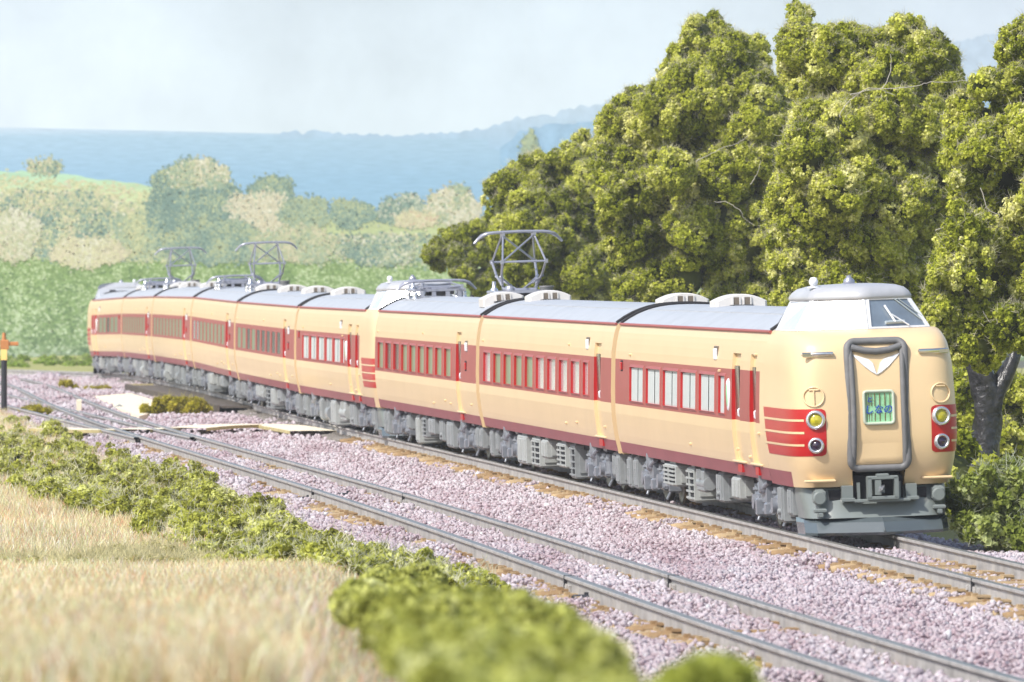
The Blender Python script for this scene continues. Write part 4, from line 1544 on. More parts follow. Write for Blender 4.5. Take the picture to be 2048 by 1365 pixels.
def add_bogie(car, x):
    b_ = link("bogie", cached("bog", bogie_frame_mesh), car)
    b_.location = (x, 0, 0)
    for dx in (-1.05, 1.05):
        for s_ in (-1, 1):
            w_ = link("wheel", cached("whl", wheel_mesh), b_)
            w_.location = (dx, s_ * 0.72, 0.43)
            w_.rotation_euler.z = 0 if s_ < 0 else math.pi
    return b_


def eq_mesh(v, ln, h, pale=False):
    mb = MB()
    y0, dp = 0.0, 0.55
    z = 0.80 - h / 2
    mb.box((0, 0, z), (ln, dp, h), 0, None, 0.035)
    mb.box((0, 0, 0.83), (ln * .5, dp * .8, 0.1), 0)
    for s_ in (-1, 1):
        y = s_ * (dp / 2 + 0.012)
        if v == 0:
            mb.box((-ln * .22, y, z), (ln * .36, 0.03, h * .78), 0, None, .01)
            mb.box((ln * .22, y, z), (ln * .36, 0.03, h * .78), 0, None, .01)
            mb.box((ln * .05, y * 1.06, z), (.03, .04, .14), 0)
        elif v == 1:
            for k in range(5):
                mb.box((0, y, z - h * .38 + k * h * .19), (ln * .82, 0.05, 0.035), 0)
            mb.box((0, y, z), (.04, .06, h * .8), 0)
            mb.box((0, s_ * (dp / 2 + .002), z), (ln * .8, 0.02, h * .82), 1)
        elif v == 2:
            mb.tube([(-ln * .5 - .05, y * .6, z - .05), (ln * .5 + .05, y * .6, z - .05)], h * .30, 14)
            mb.box((0, y, z + h * .3), (.1, .1, h * .4), 0)
        else:
            for k in range(3):
                mb.box((-ln * .3 + k * ln * .3, y, z), (ln * .2, 0.05, h * .86), 0, None, .01)
            mb.cyl((ln * .1, y, z - h * .2), (ln * .1, y + s_ * .07, z - h * .2), .05, 8)
    for q in (-1, 1):
        mb.box((q * (ln / 2 + 0.012), 0, z), (0.03, dp * .66, h * .7), 0, None, .01)
    return mb.mesh("equipment_box", [GREY2 if pale else GREY, DARK])


def add_underfloor(car, seed, L=LEN, b0=3.6, b1=17.9):
    mb = MB()
    mb.box((L / 2, 0, 0.80), (L - .3, 2.05, 0.22))
    mb.box((L / 2, 0, 0.55), (L - 7, 0.9, 0.4))
    mb.build("underframe", DARK, car)
    add_bogie(car, b0)
    add_bogie(car, b1)
    r = random.Random(seed)
    # gear between, and small pieces beyond, the bogies
    for s_ in (-1, 1):
        x = b0 + 2.05
        while x < b1 - 2.1:
            ln = r.choice([0.7, 0.9, 1.3, 1.6])
            h = r.choice([0.40, 0.52, 0.62, 0.70])
            pl = r.random() < .45
            v = r.choice([0, 0, 3, 3, 2, 1])
            if x + ln > b1 - 1.9: break
            o = link("equipment_box", cached(("eq", v, ln, h, pl), lambda: eq_mesh(v, ln, h, pl)), car)
            o.location = (x + ln / 2, s_ * r.uniform(0.92, 1.0), 0)
            x += ln + r.uniform(0.45, 1.5)
        for x in (0.55, 1.35, L - 1.35, L - 0.55):
            ln, h, v = .5, r.choice([.5, .62]), r.choice([0, 3])
            o = link("equipment_box", cached(("eq", v, ln, h), lambda: eq_mesh(v, ln, h)), car)
            o.location = (x, s_ * r.uniform(.9, .98), 0)


def add_pantograph(car, x, up):
    root = bpy.data.objects.new("pantograph", None); C.objects.link(root); root.parent = car
    root.location = (x, 0.10 if up else 0, 3.64)
    if up: root["label"] = "raised pantograph"
    else: root["label"] = "folded pantograph"
    for sx in (-.75, .75):
        for sy in (-.62, .62):
            mb = MB()
            mb.lathe([(0, 0), (.09, 0), (.09, .05), (.06, .07), (.085, .10), (.06, .13), (.08, .16), (.05, .19), (0, .19)], (sx, sy, -.06), (0, 0, 1), 10)
            mb.build("insulator", SILVER, root)
    mb = MB()
    for sy in (-.62, .62):
        mb.tube([(-.95, sy, .17), (.95, sy, .17)], .038, 8)
    for sx in (-.75, -.2, .2, .75):
        mb.box((sx, 0, .17), (.07, 1.3, .06), 0)
    mb.lathe([(0, -.22), (.10, -.22), (.10, .22), (0, .22)], (.5, -.3, .22), (1, 0, 0), 12)
    mb.box((-.1, .2, .2), (.5, .4, .10), 1)
    mb.box((.35, .05, .10), (.3, .7, .10), 1)
    for q in (-.45, -.15, .2, .5):
        mb.box((.8, q, .06), (.14, .1, .14), 0)
    mb.build("base_frame", [PANTO, DARK], root)
    hk, hs = (0.86, 1.54) if up else (0.26, 0.40)
    dk = 1.0 if up else 1.35      # knee reach along the car
    mb = MB()
    for sx in (-1, 1):
        for sy in (-1, 1):
            k_ = (sx * dk, sy * .50, hk)
            mb.tube([(sx * -.18, sy * .36, .20), (sx * dk * .5, sy * .47, .2 + (hk - .2) * .55), k_], .030, 7)
        mb.tube([(sx * dk, -.52, hk), (sx * dk, .52, hk)], .024, 7)
        mb.tube([(sx * -.18, -.36, .20), (sx * -.18, .36, .20)], .05, 8)
        mb.tube([(sx * -.15, sx * .05, .2), (sx * dk * .45, sx * .5, .2 + (hk - .2) * .5)], .022, 6)
        mb.tube([(sx * -.15, -sx * .05, .2), (sx * dk * .45, -sx * .5, .2 + (hk - .2) * .5)], .022, 6)
    mb.build("lower_arm", PANTO, root)
    mb = MB()
    for sx in (-1, 1):
        for sy in (-1, 1):
            mb.tube([(sx * dk, sy * .50, hk), (sx * .10, sy * .36, hs - .06)], .024, 7)
            mb.box((sx * dk, sy * .51, hk), (.07, .07, .09), 0)
        mb.tube([(sx * dk, -sx * .48, hk + .02), (sx * .12, sx * .34, hs - .08)], .022, 6)
    mb.build("upper_arm", PANTO, root)
    mb = MB()
    for sx in (-.17, .17):
        mb = MB()
        prof = [(-1.02, -.24), (-.92, -.13), (-.82, -.055), (-.70, -.015), (-.55, 0), (0, .012), (.55, 0), (.70, -.015), (.82, -.055), (.92, -.13), (1.02, -.24)]
        mb.tube([(sx * (1 - .5 * (abs(y) > .9)), y, hs + z) for y, z in prof], [.020, .028, .034] + [.036] * 5 + [.034, .028, .020], 8)
        mb.build("contact_shoe", PANTO, root)
    for y in (-.36, .36):
        mb = MB()
        mb.box((0, y, hs - .05), (.40, .07, .09), 0, None, .015)
        mb.build("shoe_hinge", PANTO, root)
    mb = MB()
    mb.lathe([(0, 0), (.09, 0), (.09, .12), (.045, .16), (.045, .30), (0, .30)], (-.35, -.55, .12), (0, 0, 1), 12)
    mb.build("spring_box", SILVER, root)
    mb = MB()
    mb.box((-.4, .62, .10), (.3, .14, .2), 0, None, .02)
    mb.build("terminal_box", SILVER, root)
    if up:
        mb = MB()
        mb.lathe([(0, 0), (.17, 0), (.17, .03), (.155, .04), (.155, .26), (.17, .28), (.17, .31), (0, .31)], (.95, .50, -.02), (0, 0, 1), 20)
        o = mb.build("arrester_drum", RUBBER, root)
    return root


def end_wall(mb, x, L_mi=0):
    pts = [(x, -hw(z), z) for z, _ in SEC] + [(x, -1.235 * (1 - i / 4), 3.31 + .34 * (1 - (1 - i / 4) ** 2.6)) for i in range(1, 4)]
    pts += [(x, 0, 3.64)]
    pts += [(x, -p[1], p[2]) for p in pts[-2::-1]]
    mb.add(pts, [tuple(range(len(pts)))], L_mi)


# ---- nose geometry (leading end of a cab car); x forward
NX0 = 18.9
NROWS = [(0.81, 1.285, 21.72), (0.95, 1.31, 21.80), (1.06, 1.335, 21.86), (1.2, 1.36, 21.92), (1.4, 1.385, 21.97), (1.6, 1.40, 22.0), (1.8, 1.40, 22.0), (2.0, 1.40, 22.0), (2.2, 1.392, 21.99), (2.4, 1.383, 21.97), (2.6, 1.373, 21.95), (2.75, 1.365, 21.93), (2.9, 1.345, 21.90), (3.0, 1.325, 21.87), (3.08, 1.312, 21.83), (3.15, 1.29, 21.77), (3.21, 1.268, 21.68), (3.26, 1.25, 21.56), (3.30, 1.23, 21.42), (3.325, 1.20, 21.30)]


def nose_param(z):
    zz = [r[0] for r in NROWS]
    return float(np.interp(z, zz, [r[1] for r in NROWS])), float(np.interp(z, zz, [r[2] for r in NROWS]))


NEX = 8.0


def nose_pt(th, z, off=0.0):
    """th 0..pi from the -y side round the front to the +y side"""
    w, Lf = nose_param(z)
    c, s_ = math.cos(th), math.sin(th)
    y = -w * math.copysign(abs(c) ** (2 / NEX), c)
    x = NX0 + (Lf - NX0) * abs(s_) ** (2 / NEX)
    if off:
        # outward direction in plan
        nx_ = abs(s_) ** (2 - 2 / NEX) / (Lf - NX0)
        ny_ = -math.copysign(abs(c) ** (2 - 2 / NEX), c) / w
        l = math.hypot(nx_, ny_) or 1
        x += nx_ / l * off; y += ny_ / l * off
    return (x, y, z)


def th_of_y(y, z):
    w, _ = nose_param(z)
    q = max(-1, min(1, -y / w))
    c = math.copysign(abs(q) ** (NEX / 2), q)
    return math.acos(c)


def th_of_x(x, z, side):
    _, Lf = nose_param(z)
    q = max(0, min(1, (x - NX0) / (Lf - NX0)))
    th = math.asin(q ** (NEX / 2))
    return th if side < 0 else math.pi - th


def face_x(y, z):
    return nose_pt(th_of_y(y, z), z)[0]


def arclen_thetas(n=90):
    T = np.concatenate([np.geomspace(1e-7, 0.2, 200), np.linspace(0.2, math.pi / 2, 120)[1:]])
    P = np.array([nose_pt(t, 2.0) for t in T])
    S = np.concatenate([[0], np.cumsum(np.linalg.norm(np.diff(P, axis=0), axis=1))])
    half = np.interp(np.linspace(0, S[-1], n // 2), S, T)
    half[0] = 0
    return list(half) + [math.pi - t for t in half[-2::-1]]


def patch(mb, side, u0, u1, z0, z1, off, mi=0, nu=26, nz=6, slant=0.0, rad=0.0):
    """painted panel that hugs the nose: from x=u0 on the side wall to |y|=u1 on the front"""
    zr = [z0 + (z1 - z0) * j / nz for j in range(nz + 1)]
    T2 = arclen_thetas(140)
    rows = []
    for z in zr:
        xs0 = u0 + slant * (z1 - z) / (z1 - z0)
        t0 = th_of_x(xs0, z, -1)
        e_ = min(z - z0, z1 - z)
        t1 = th_of_y(-(u1 + (0 if e_ > rad else rad - math.sqrt(max(0, rad * rad - (rad - e_) ** 2)))), z)
        ts = [t0] + [t for t in T2 if t0 < t < t1] + [t1]
        # resample to constant count by length
        P = np.array([nose_pt(t, z, off) for t in ts])
        S = np.concatenate([[0], np.cumsum(np.linalg.norm(np.diff(P, axis=0), axis=1))])
        tt = np.linspace(0, S[-1], nu)
        Q = np.stack([np.interp(tt, S, P[:, k]) for k in range(3)], 1)
        if side > 0: Q[:, 1] *= -1
        rows.append([tuple(q) for q in Q])
    mb.grid(rows, mi, True)


def rounded_rect(y0, y1, z0, z1, r, n=5):
    out = []
    for cy_, cz_, a0 in ((y1 - r, z1 - r, 0), (y0 + r, z1 - r, 90), (y0 + r, z0 + r, 180), (y1 - r, z0 + r, 270)):
        for i in range(n + 1):
            a = R(a0 + 90 * i / n)
            out.append((cy_ + r * math.cos(a), cz_ + r * math.sin(a)))
    return out


def build_cab(car, car_rot, glare, full=True):
    """nose shell, windscreens, lamps, door, apron of a cab end; x forward from NX0"""
    T = arclen_thetas(96)
    mb = MB()
    NZ = len(NROWS)
    rows = [[nose_pt(t, z) for t in T] for z, _, _ in NROWS]
    n = len(T)
    V = [p for r in rows for p in r]
    F, M_ = [], []
    for i in range(NZ - 1):
        for j in range(n - 1):
            zc = (NROWS[i][0] + NROWS[i + 1][0]) / 2
            yc = (rows[i][j][1] + rows[i][j + 1][1]) / 2
            xc = rows[i][j][0]
            if zc < 1.06 and abs(yc) < 0.42: continue           # notch for the coupler
            m = 2 if (zc < 1.06 and xc < 21.05) else 0
            F.append((i * n + j, i * n + j + 1, (i + 1) * n + j + 1, (i + 1) * n + j)); M_.append(m)
    for f, m in zip(F, M_):
        mb.f.append(f); mb.m.append(m); mb.sm.append(True)
    mb.v = list(V)
    top = rows[-1]
    mb.add(top, [tuple(range(len(top)))], 0)
    for s_ in (-1, 1):
        # notch cheeks
        z0, z1 = 0.81, 1.06
        x_ = face_x(s_ * .42, .95)
        mb.add([(x_, s_ * .42, z0), (x_ - .5, s_ * .42, z0), (x_ - .5, s_ * .42, z1), (x_, s_ * .42, z1)], [(0, 1, 2, 3)], 0)
    mb.build("nose", [CREAM, RED, MAROON], car)
    mb = MB(); mb.box((20.6, 0, 0.90), (1.6, 2.2, 0.2)); mb.box((21.0, 0, 0.82), (0.4, .8, .5)); mb.build("nose_floor", DARK, car)
    # red panels round the corners with cream whiskers
    for s_ in (-1, 1):
        mb = MB()
        patch(mb, s_, 18.95, 0.855, 1.32, 2.08, 0.006, 0, 40, 30, slant=0.35, rad=0.07)
        mb.build("red_panel", REDB, car)
        mb = MB()
        for z in (1.50, 1.70, 1.90):
            patch(mb, s_, 19.0, 1.19, z - 0.018, z + 0.018, 0.012, 0, 26, 1)
        o = mb.build("cream_stripe", CREAM, car)
    # painted skirt end on the corner
    # lamps
    for s_ in (-1, 1):
        for (yy, zz, ro, ri, mm, nm) in ((1.02, 1.905, .152, .100, YLENS, "headlight"), (1.02, 1.495, .126, .080, DLENS, "tail_light")):
            x_ = face_x(s_ * yy, zz)
            a = nose_pt(th_of_y(s_ * yy, zz), zz, 0.1)
            ax_ = (a[0] - x_, (a[1] - s_ * yy), 0)
            mb = MB()
            mb.lathe([(ro + .01, -.02), (ro, .035), (ro - .02, .055), (ri + .01, .05), (ri, .0)], (x_, s_ * yy, zz), ax_, 28)
            h = mb.build(nm, SILVER, car)
            mb = MB()
            mb.lathe([(ri, 0.01), (ri * .8, .028), (ri * .45, .042), (0, .048)], (x_, s_ * yy, zz), ax_, 24)
            mb.build("lens", mm, h)
        # chrome marker bar
        mb = MB()
        z = 2.96
        ys = [0.70 + 0.47 * i / 6 for i in range(7)]
        mb.tube([(face_x(s_ * y, z) + .035, s_ * y, z) for y in ys], 0.034, 8)
        mb.box((face_x(s_ * .94, z - .03) + .0, s_ * .94, z - .012), (.04, .5, .075), 0, None, .01)
        mb.build("marker_bar", CHROME, car)
        # round moulding with upright
        mb = MB()
        zc, yc = 2.275, 1.03
        ring = []
        for i in range(28):
            a = 2 * math.pi * i / 28
            y, z = yc + .155 * math.cos(a), zc + .155 * math.sin(a)
            y = min(y, 1.29)
            p = nose_pt(th_of_y(s_ * y, z), z, 0.008)
            ring.append(p)
        mb.tube(ring, 0.016, 7, closed=True)
        if s_ < 0:
            mb.tube([nose_pt(th_of_y(s_ * yc, z), z, 0.01) for z in (zc - .15, zc, zc + .12)], 0.014, 6)
        mb.tube([nose_pt(th_of_y(s_ * y, zc + .11), zc + .11, 0.01) for y in (yc - .08, yc, yc + .07)], 0.016, 6)
        mb.build("round_cover", CREAM, car)
        # foot step low on the face
        mb = MB()
        mb.box((face_x(s_ * .95, .92) + .03, s_ * .95, .915), (.14, .50, .045), 0, None, .015)
        mb.build("foot_step", CREAM, car)
    # gangway surround
    mb = MB()
    rr_ = rounded_rect(-.47, .47, 1.10, 3.14, .13, 6)
    pts = [(face_x(0, z) + .045, y * (1 - 0.04 * math.sin(math.pi * min(max((z - 1.1) / 2.04, 0), 1))), z) for y, z in rr_]
    mb.tube(pts, 0.060, 10, closed=True)
    # sagging rubber lip at the head of the surround
    mb.tube([(face_x(0, 3.05) + .05, -.40, 3.05), (face_x(0, 3.0) + .06, -.2, 2.995), (face_x(0, 3.0) + .06, 0.0, 2.975), (face_x(0, 3.0) + .06, .2, 2.995), (face_x(0, 3.05) + .05, .40, 3.05)], 0.055, 8)
    for s_ in (-1, 1):
        mb.tube([(face_x(0, z) + .035, s_ * (.425 - .018 * math.sin(math.pi * (z - 1.1) / 2.0)), z) for z in np.linspace(1.14, 3.05, 12)], 0.045, 8)
    mb.build("gangway_surround", RUBBER, car)
    dr = MB()
    zs = [1.12, 1.2, 1.28, 1.38, 1.9, 2.4, 2.8, 2.98, 3.10]
    rows = []
    for z in zs:
        bump = {1.2: .05, 1.28: .035}.get(z, .012)
        rows.append([(face_x(0, z) + (bump if abs(y) < .4 else .012), y, z) for y in np.linspace(-.44, .44, 9)])
    dr.grid(rows, 0, True)
    door = dr.build("gangway_door", CREAM, car)
    # wing badge
    mb = MB()
    for s_ in (-1, 1):
        P = [(0.0, 2.60), (.025, 2.67), (.06, 2.79), (.12, 2.85), (.385, 2.935), (.33, 2.87), (.20, 2.74), (.08, 2.645)]
        xx = face_x(0, 2.8) + .016
        F_ = [(face_x(0, z) + .026, s_ * y, z) for y, z in P]
        B_ = [(face_x(0, z) + .008, s_ * y, z) for y, z in P]
        k = len(P)
        mb.add(F_ + B_, [tuple(range(k))] + [(i, (i + 1) % k, k + (i + 1) % k, k + i) for i in range(k)], 0)
    mb.build("wing_badge", WINGM, door)
    # destination sign
    mb = MB()
    xs_ = face_x(0, 2.1)
    rr_ = rounded_rect(-.235, .245, 1.815, 2.335, .05, 4)
    mb.tube([(face_x(0, z) + .03, y, z) for y, z in rr_], 0.026, 7, closed=True)
    sg_ = mb.build("destination_sign", SIGNF, door)
    mb = MB()
    mb.add([(face_x(0, z) + .022, y, z) for y, z in rr_], [tuple(range(len(rr_)))], 0)
    mb.build("sign_face", SIGNG, sg_)
    mb = MB()
    xo = xs_ + .026
    for y, w_ in ((-.185, .008), (-.155, .010), (-.115, .010), (-.06, .013), (.02, .014), (.105, .014), (.185, .010)):
        mb.box((xo, y, 2.20), (.004, w_, .20)); mb.box((xo, y, 1.92), (.004, w_, .13))
    mb.build("sign_stripe", SIGNB, sg_)["kind"] = "stuff"
    if full:
        for body, sz, y, z, ext in (("しなの", 0.155, -.005, 2.035, .0065), ("と", 0.10, -.145, 2.20, .004)):
            cu = bpy.data.curves.new("sign_text", 'FONT')
            cu.body = body
            cu.size = sz
            cu.extrude = 0.002
            cu.offset = ext * .25
            cu.shear = 0.15
            cu.align_x = 'CENTER'; cu.align_y = 'CENTER'
            tmp = bpy.data.objects.new("sign_text", cu)
            me = bpy.data.meshes.new_from_object(tmp)
            me.materials.clear(); me.materials.append(BLUE)
            o = link("sign_text", me, sg_)
            o.matrix_local = Matrix.Translation((xo + .006, y, z)) @ Matrix(((0, 0, 1, 0), (1, 0, 0, 0), (0, 1, 0, 0), (0, 0, 0, 1)))
    # --- greenhouse: plan angle and slope of the screens
    half = (SUN + Vector((0, -1, 0.0))).normalized()
    nl = car_rot.inverted() @ half if glare else Vector((.80, -.43, .42)).normalized()
    plan = math.atan2(-nl.y, nl.x)
    tilt = math.asin(nl.z)
    zb, zt = 3.325, 3.83
    B2 = Vector((21.25, 0, zb))
    B1 = Vector((21.25 - 1.10 * math.tan(plan), -1.10, zb))
    off = (zt - zb) * math.tan(tilt) / math.cos(plan)
    T2 = Vector((21.25 - off, 0, zt))
    T1 = Vector((T2.x - .80 * math.tan(plan), -.80, zt))
    B0 = Vector((19.15, -1.18, zb)); T0 = Vector((19.35, -.95, zt - .02))

    def mir(v): return Vector((v.x, -v.y, v.z))

    def quad_panel(a, b_, c_, d_, name, m, ins=0.045, lift=0.0):
        """pane a-b bottom, c-d top; with slim frame"""
        nrm = (b_ - a).cross(d_ - a).normalized()
        cen = (a + b_ + c_ + d_) / 4
        if nrm.dot(cen - Vector((20, 0, 3.4))) < 0: nrm = -nrm
        Q = [a, b_, c_, d_]
        inn = [p + (cen - p).normalized() * ins * 1.5 for p in Q]
        mb = MB()
        for i in range(4):
            j = (i + 1) % 4
            mb.add([Q[i] + nrm * .012, Q[j] + nrm * .012, inn[j] + nrm * .016, inn[i] + nrm * .016, inn[i] - nrm * .03, inn[j] - nrm * .03], [(0, 1, 2, 3), (3, 2, 5, 4)], 0)
        f = mb.build(name, WHITE, car)
        mb = MB(); mb.add([p - nrm * .004 for p in inn], [(0, 1, 2, 3)], 0)
        mb.build("glass", m, f)
        return f
    g1 = GLASS_GLARE if glare else GLASSW
    quad_panel(B1, B2, T2, T1, "windscreen", g1, 0.03 if glare else .045)
    w2 = quad_panel(B2, mir(B1), mir(T1), T2, "windscreen", GLASSW, .05)
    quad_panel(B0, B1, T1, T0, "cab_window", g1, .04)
    quad_panel(mir(B1), mir(B0), mir(T0), mir(T1), "cab_window", GLASSW, .04)
    mb = MB()
    mb.add([B0, mir(B0), mir(T0), T0], [(0, 1, 2, 3)], 0)
    a, b_ = B0, mir(B0)
    mb.add([Vector((18.75, -.95, 3.48)), Vector((18.75, .95, 3.48)), mir(T0), T0, Vector((18.9, -1.2, 3.3)), Vector((18.9, 1.2, 3.3))], [(0, 1, 2, 3), (0, 3, 4), (1, 5, 2)], 0)
    mb.add([B0, T0, Vector((18.75, -.95, 3.48))], [(0, 1, 2)], 0)
    mb.box((18.98, .35, 3.66), (.1, .26, .18), 1)
    mb.build("cab_back", [ROOF, DARK], car)
    # wiper and rear-view posts behind the lit pane
    nrm2 = (mir(B1) - B2).cross(T2 - B2).normalized()
    if nrm2.x < 0: nrm2 = -nrm2
    def on2(u, v): return B2.lerp(mir(B1), u).lerp(T2.lerp(mir(T1), u), v) + nrm2 * .03
    mb = MB()
    mb.tube([on2(.66, .06), on2(.44, .42)], .014, 6)
    mb.tube([on2(.36, .72), on2(.46, .18)], .02, 6)
    mb.build("wiper", WHITE, w2)
    mb = MB()
    for (u0, v0, u1, v1, r_) in ((.62, .95, .93, .25, .012), (.70, .95, .98, .35, .008), (.30, .18, .62, .20, .03)):
        mb.tube([on2(u0, v0) - nrm2 * .018, on2(u1, v1) - nrm2 * .018], r_, 5)
    mb.build("cab_rail", PANEL_, w2)
    # cab roof shell
    mb = MB()
    ring0 = [T0, T1, T2, mir(T1), mir(T0)]
    P0 = []
    for i in range(4):
        for k in range(6):
            P0.append(ring0[i].lerp(ring0[i + 1], k / 6))
    P0.append(ring0[-1])
    cen = Vector((20.0, 0, zt))
    rows = []
    for (k, dz) in ((1.0, -.03), (1.035, -.02), (1.04, .03), (.99, .10), (.90, .165), (.74, .205), (.5, .225), (.22, .235), (0.0, .24)):
        row = []
        for p in P0:
            q = cen + (p - cen) * k
            row.append((q.x, q.y, p.z * 0 + zt + dz))
        rows.append(row)
    mb.grid(rows, 0, True)
    back = [r[0] for r in rows] + [r[-1] for r in rows[::-1]]
    mb.add(back, [tuple(range(len(back)))], 0)
    mb.build("cab_roof", CABROOF, car)
    # fittings on the cab roof
    mb = MB()
    mb.lathe([(0, .10), (.05, .09), (.075, .04), (.075, .01), (.06, -.03), (.03, -.05), (.10, -.06), (.10, -.08), (0, -.08)], (20.3, -.72 + .0, zt + .26), (0, 0, 1), 16)
    mb.build("roof_lamp", WHITE, car)
    mb = MB()
    mb.lathe([(0, .10), (.03, .10), (.05, .06), (.09, .02), (.10, -.05), (0, -.05)], (20.2, -.12, zt + .27), (0, 0, 1), 12)
    mb.box((20.2, -.12, zt + .22), (.3, .22, .05), 0, None, .02)
    mb.build("roof_horn", PANTO, car)
    # --- apron, plough, coupler
    mb = MB()
    def apr(z, w, xf, n=22):
        out = []
        for i in range(n + 1):
            t = math.pi * i / n
            c, s_ = math.cos(t), math.sin(t)
            out.append((20.75 + (xf - 20.75) * abs(s_) ** .45, -w * math.copysign(abs(c) ** .5, c), z))
        return out
    mb.grid([apr(.80, 1.20, 21.62), apr(.62, 1.20, 21.72), apr(.42, 1.17, 21.84), apr(.31, 1.16, 21.92)], 0, True)
    mb.grid([apr(.31, 1.16, 21.92), apr(.30, 1.17, 21.80)], 1, False)
    mb.build("apron", [PILOT, DARK], car)
    mb = MB()
    pw = [(20.9, -1.20), (21.5, -1.17), (21.85, -1.02), (22.28, 0), (21.85, 1.02), (21.5, 1.17), (20.9, 1.20)]
    def ring(z, k, dx): return [(x + dx, y * k, z) for x, y in pw]
    mb.grid([ring(.31, .98, -.28), ring(.24, 1.0, -.12), ring(.08, 1.0, .02), ring(.035, 1.0, -.02), ring(.035, .9, -.3)], 0, False)
    mb.tube([(22.02, 0, .30), (22.29, 0, .09)], .02, 6)
    mb.build("plough", PLOUGH, car)
    for s_ in (-1, 1):
        mb = MB()
        x_ = 21.75
        mb.box((x_, s_ * .97, .66), (.16, .20, .26), 0, None, .05)
        mb.lathe([(0, .035), (.09, .035), (.105, .02), (.115, 0)], (x_ + .08, s_ * .97, .64), (1, 0, 0), 16, 0, False)
        mb.box((x_ + .08, s_ * .97, .44), (.14, .20, .07), 0, None, .02); mb.box((x_ + .10, s_ * .97, .37), (.10, .08, .09), 0, None, .02)
        mb.build("apron_fitting", PILOT, car)
        mb = MB(); mb.box((21.665, s_ * .66, .68), (.10, .26, .16)); mb.build("apron_opening", DARK, car)
    mb = MB(); mb.box((21.6, 0, .78), (.30, .80, .40)); mb.build("coupler_pocket", DARK, car)
    mb = MB()
    x_ = 21.98
    for (y, z, dy, dz) in ((-.19, .78, .07, .36), (.25, .78, .07, .36), (.03, .62, .5, .06), (.03, .945, .5, .06), (.03, .985, .2, .05)):
        mb.box((x_, y, z), (.14, dy, dz), 0, None, .012)
    mb.box((21.9, -.05, .79), (.3, .1, .24), 0)
    mb.box((21.9, .03, .58), (.18, .9, .05), 0, None, .01)
    for s_ in (-1, 1):
        mb.box((21.86, s_ * .52, .60), (.16, .22, .06), 0, None, .01)
        mb.box((21.80, s_ * .52, .72), (.12, .18, .22), 0, None, .01)
        mb.box((21.78, s_ * .33, .72), (.05, .05, .3), 0)
    cp = mb.build("coupler", PILOT, car)
    mb = MB(); mb.lathe([(.10, -.05), (.085, .02), (.0, .12)], (x_ + .02, .00, .76), (1, 0, -.1), 4, 0, False); mb.build("coupler_head", SILVER, cp)


def small_bits(car, sg, xs, zz, m=CREAM):
    mb = MB()
    for x, z in zip(xs, zz):
        mb.box((x, sg * (hw(z) + .012), z), (.09, .05, .05), 0, None, .012)
    mb.build("side_knob", m, car)["kind"] = "stuff"


def add_side_lamp(car, x, z, sg, m=WHITE, h=.24, w=.42):
    mb = MB()
    mb.box((x, sg * (hw(z) - .02), z), (w * 1.0, .05, h + .04), 1, None, .01)
    mb.box((x + .02, sg * (hw(z) + .012), z), (w * .62, .05, h * .82), 0, None, .015)
    mb.build("side_lamp", [m, VENTD if m is WHITE else DARK], car)


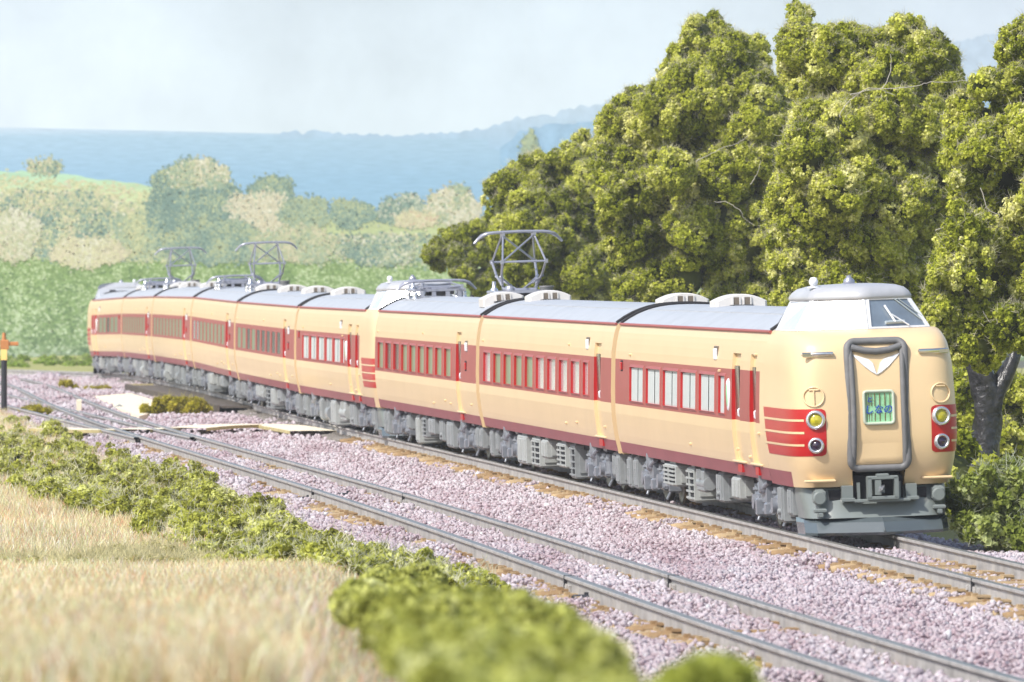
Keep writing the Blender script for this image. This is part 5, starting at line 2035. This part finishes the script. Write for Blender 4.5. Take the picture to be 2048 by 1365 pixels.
def make_car(kind, pos, yaw, pitch, roll, label, seed, styles, vis=-1, pantos=(), vents=(), glare=False, wx=None, near=True, full=True):
    car = empty("train_car", tuple(pos))
    car.rotation_mode = 'XYZ'
    M_ = Matrix.Rotation(yaw, 4, 'Z') @ Matrix.Rotation(pitch, 4, 'Y') @ Matrix.Rotation(roll, 4, 'X')
    car.rotation_euler = M_.to_euler()
    tag(car, label, "train car", "coupled cars of the cream and red train")
    cab = kind == "cab"
    L = NX0 if cab else LEN
    if cab:
        wins = [(2.2 + 2.32 * i, 1.92) for i in range(5)] + [(13.85, .75)]
        doors = [(15.3, .92), (17.35, .68)]
        redx = (0, 18.45)
    elif kind == "ten":
        wins = [(0.95 + 1.88 * i, 1.34) for i in range(9)] + [(17.85, .80)]
        doors = [(19.35, .95)]
        redx = (0, 99)
    else:
        wins = [(0.85 + 1.86 * i, 1.34) for i in range(9)]
        doors = [(17.95, .95)]
        redx = (0, 99)
    holes = [(x, x + w, WZ0, WZ1) for x, w in wins] + [(x, x + w, 1.10, 2.92) for x, w in doors]
    mb = MB()
    side_wall(mb, vis, 0, L, holes, red_x=redx)
    side_wall(mb, -vis, 0, L, [], red_x=redx)
    end_wall(mb, 0.0)
    if not cab: end_wall(mb, L)
    mb.add([(0, -1.25, .85), (L, -1.25, .85), (L, 1.25, .85), (0, 1.25, .85)], [(0, 1, 2, 3)], 2)
    mb.build("body", [CREAM, RED, MAROON], car)
    for i, (x, w) in enumerate(wins):
        add_window(car, x, w, vis, styles[i % len(styles)], not near)
    for x, w in doors:
        add_door(car, x, w, vis)
    # gangway bellows at the ends
    mb = MB()
    mb.box((-.17, 0, 2.0), (.30, 1.0, 2.0), 0, None, .03)
    mb.build("bellows", DARK, car)
    if not cab:
        mb = MB()
        mb.box((L + .12, 0, 2.0), (.22, 1.0, 2.0), 0, None, .03)
        mb.build("bellows", DARK, car)
    mb = MB(); mb.box((-.2, 0, .6), (.5, .3, .2)); mb.build("car_coupler", DARK, car)
    add_roof(car, 0, L if not cab else 19.0)
    add_underfloor(car, seed, LEN if not cab else 20.9, 3.6, 17.9 if not cab else 17.6)
    for up, x in pantos:
        add_pantograph(car, x, up)
    for v in vents:
        add_vent(car, *v)
    if kind == "cab":
        add_side_lamp(car, 13.3, 2.88, vis)
        add_side_lamp(car, 0.95, 2.52, vis, REDB, .18, .3)
        small_bits(car, vis, [2.2, 13.9, 17.9, 18.4, 10, 15.8, 17.1], [2.75, 2.6, 2.92, 1.62, 1.25, 1.3, 1.2])
        mb = MB()
        mb.lathe([(0.0, .03), (.11, .03), (.13, .0), (.13, -.02)], (14.95, vis * hw(2.2), 2.2), (0, vis, 0), 20)
        o = mb.build("oval_badge", [WHITE], car)
        o.scale = (1, 1, 1)
        for v_ in o.data.vertices:
            v_.co.z = 2.2 + (v_.co.z - 2.2) * 2.2
        mb = MB()
        mb.lathe([(0.0, .036), (.085, .036), (.09, .03)], (14.95, vis * hw(2.2), 2.2), (0, vis, 0), 16)
        q = mb.build("badge_face", SIGNG, o)
        for v_ in q.data.vertices:
            v_.co.z = 2.2 + (v_.co.z - 2.2) * 2.2
    elif kind == "ten":
        add_side_lamp(car, 18.3, 2.88, vis)
        small_bits(car, vis, [.7, 15.5, 20.7, 14.8, 16.5], [2.78, 2.85, 1.3, 1.25, 1.3])
    else:
        add_side_lamp(car, 20.0, 2.60, vis)
        add_side_lamp(car, 19.9, 2.16, vis, REDB, .20, .34)
        small_bits(car, vis, [.7, 11, 15.5, 20.7, 13, 16.5], [2.8, 2.84, 1.3, 1.3, 1.2, 1.25])
    if cab:
        build_cab(car, M_.to_3x3(), glare, full)
    return car


ROLL = R(1.8)
labels = [
    "leading cream and red cab car with headlights and sign, facing the camera",
    "second car from the front, with ten windows, no pantograph",
    "third car from the front, carrying the largest pair of pantographs",
    "mid-train cab car whose white cab rises behind the third car",
    "fifth car from the front, between the mid-train cab and a pantograph car",
    "sixth car from the front, with pantographs before the green crop field",
    "seventh car from the front, plain roofed between two pantograph cars",
    "eighth car from the front, carrying the farthest pantographs",
    "last car of the train, its grey cab turned away",
]
kinds = ["cab", "ten", "nine", "cab", "nine", "nine", "nine", "nine", "cab"]
sty = ["cccccc", "lgggglllll", "gddgggggg", "cccccc", "ggdgddddd", "llggggggg", "ggggggggg", "ggggggggg", "ggdggg"]
pan = [(), (), ((False, 2.1), (True, 18.3)), (), (), ((False, 3.2), (True, 17.0)), (), ((False, 4.0), (True, 17.5)), ()]
ven = [((6.3, .10),), ((1.6,), (21.0, .16)), ((19.6, -.50),), ((1.6,), (16.8,)), ((6.0,), (14.5,)), ((19.5,),), ((2.4,), (14.5,)), ((19.5,),), ((3.0,),)]
for i in range(9):
    if i == 0:
        far, nearp = axis_pts[0], axis_pts[0] + Vector((0.1145, -0.993, 0)) * 22.3
    else:
        far, nearp = axis_pts[i], axis_pts[i - 1]
    d = nearp - far
    if i < 8:
        yaw = math.atan2(d.y, d.x)
        pitch = -math.asin(d.z / d.length)
        pos = far + d.normalized() * 0.2
        make_car(kinds[i], pos, yaw, pitch, ROLL, labels[i], 40 + i, sty[i], -1, pan[i], ven[i], near=i < 4, glare=(i == 0 or i == 3), full=(i == 0))
    else:
        d = far - nearp
        yaw = math.atan2(d.y, d.x)
        pitch = -math.asin(d.z / d.length)
        make_car(kinds[i], nearp + d.normalized() * .2, yaw, pitch, -ROLL, labels[i], 40 + i, sty[i], +1, pan[i], ven[i], near=False, full=False)

# ------------------------------------------------------------------ the pale air of the photograph
hz = bpy.data.materials.new("haze_air")
hz.use_nodes = True
n_ = hz.node_tree
n_.nodes.remove(n_.nodes["Principled BSDF"])
pv = n_.nodes.new("ShaderNodeVolumePrincipled")
pv.inputs["Color"].default_value = (0.93, 0.96, 1.0, 1)
pv.inputs["Density"].default_value = 0.00024
pv.inputs["Anisotropy"].default_value = 0.0
n_.links.new(pv.outputs[0], n_.nodes["Material Output"].inputs["Volume"])
mb = MB()
mb.box((0, 191.2, 6.0), (220, 406.5, 17))
o = mb.build("haze", hz)
tag(o, kind="stuff")
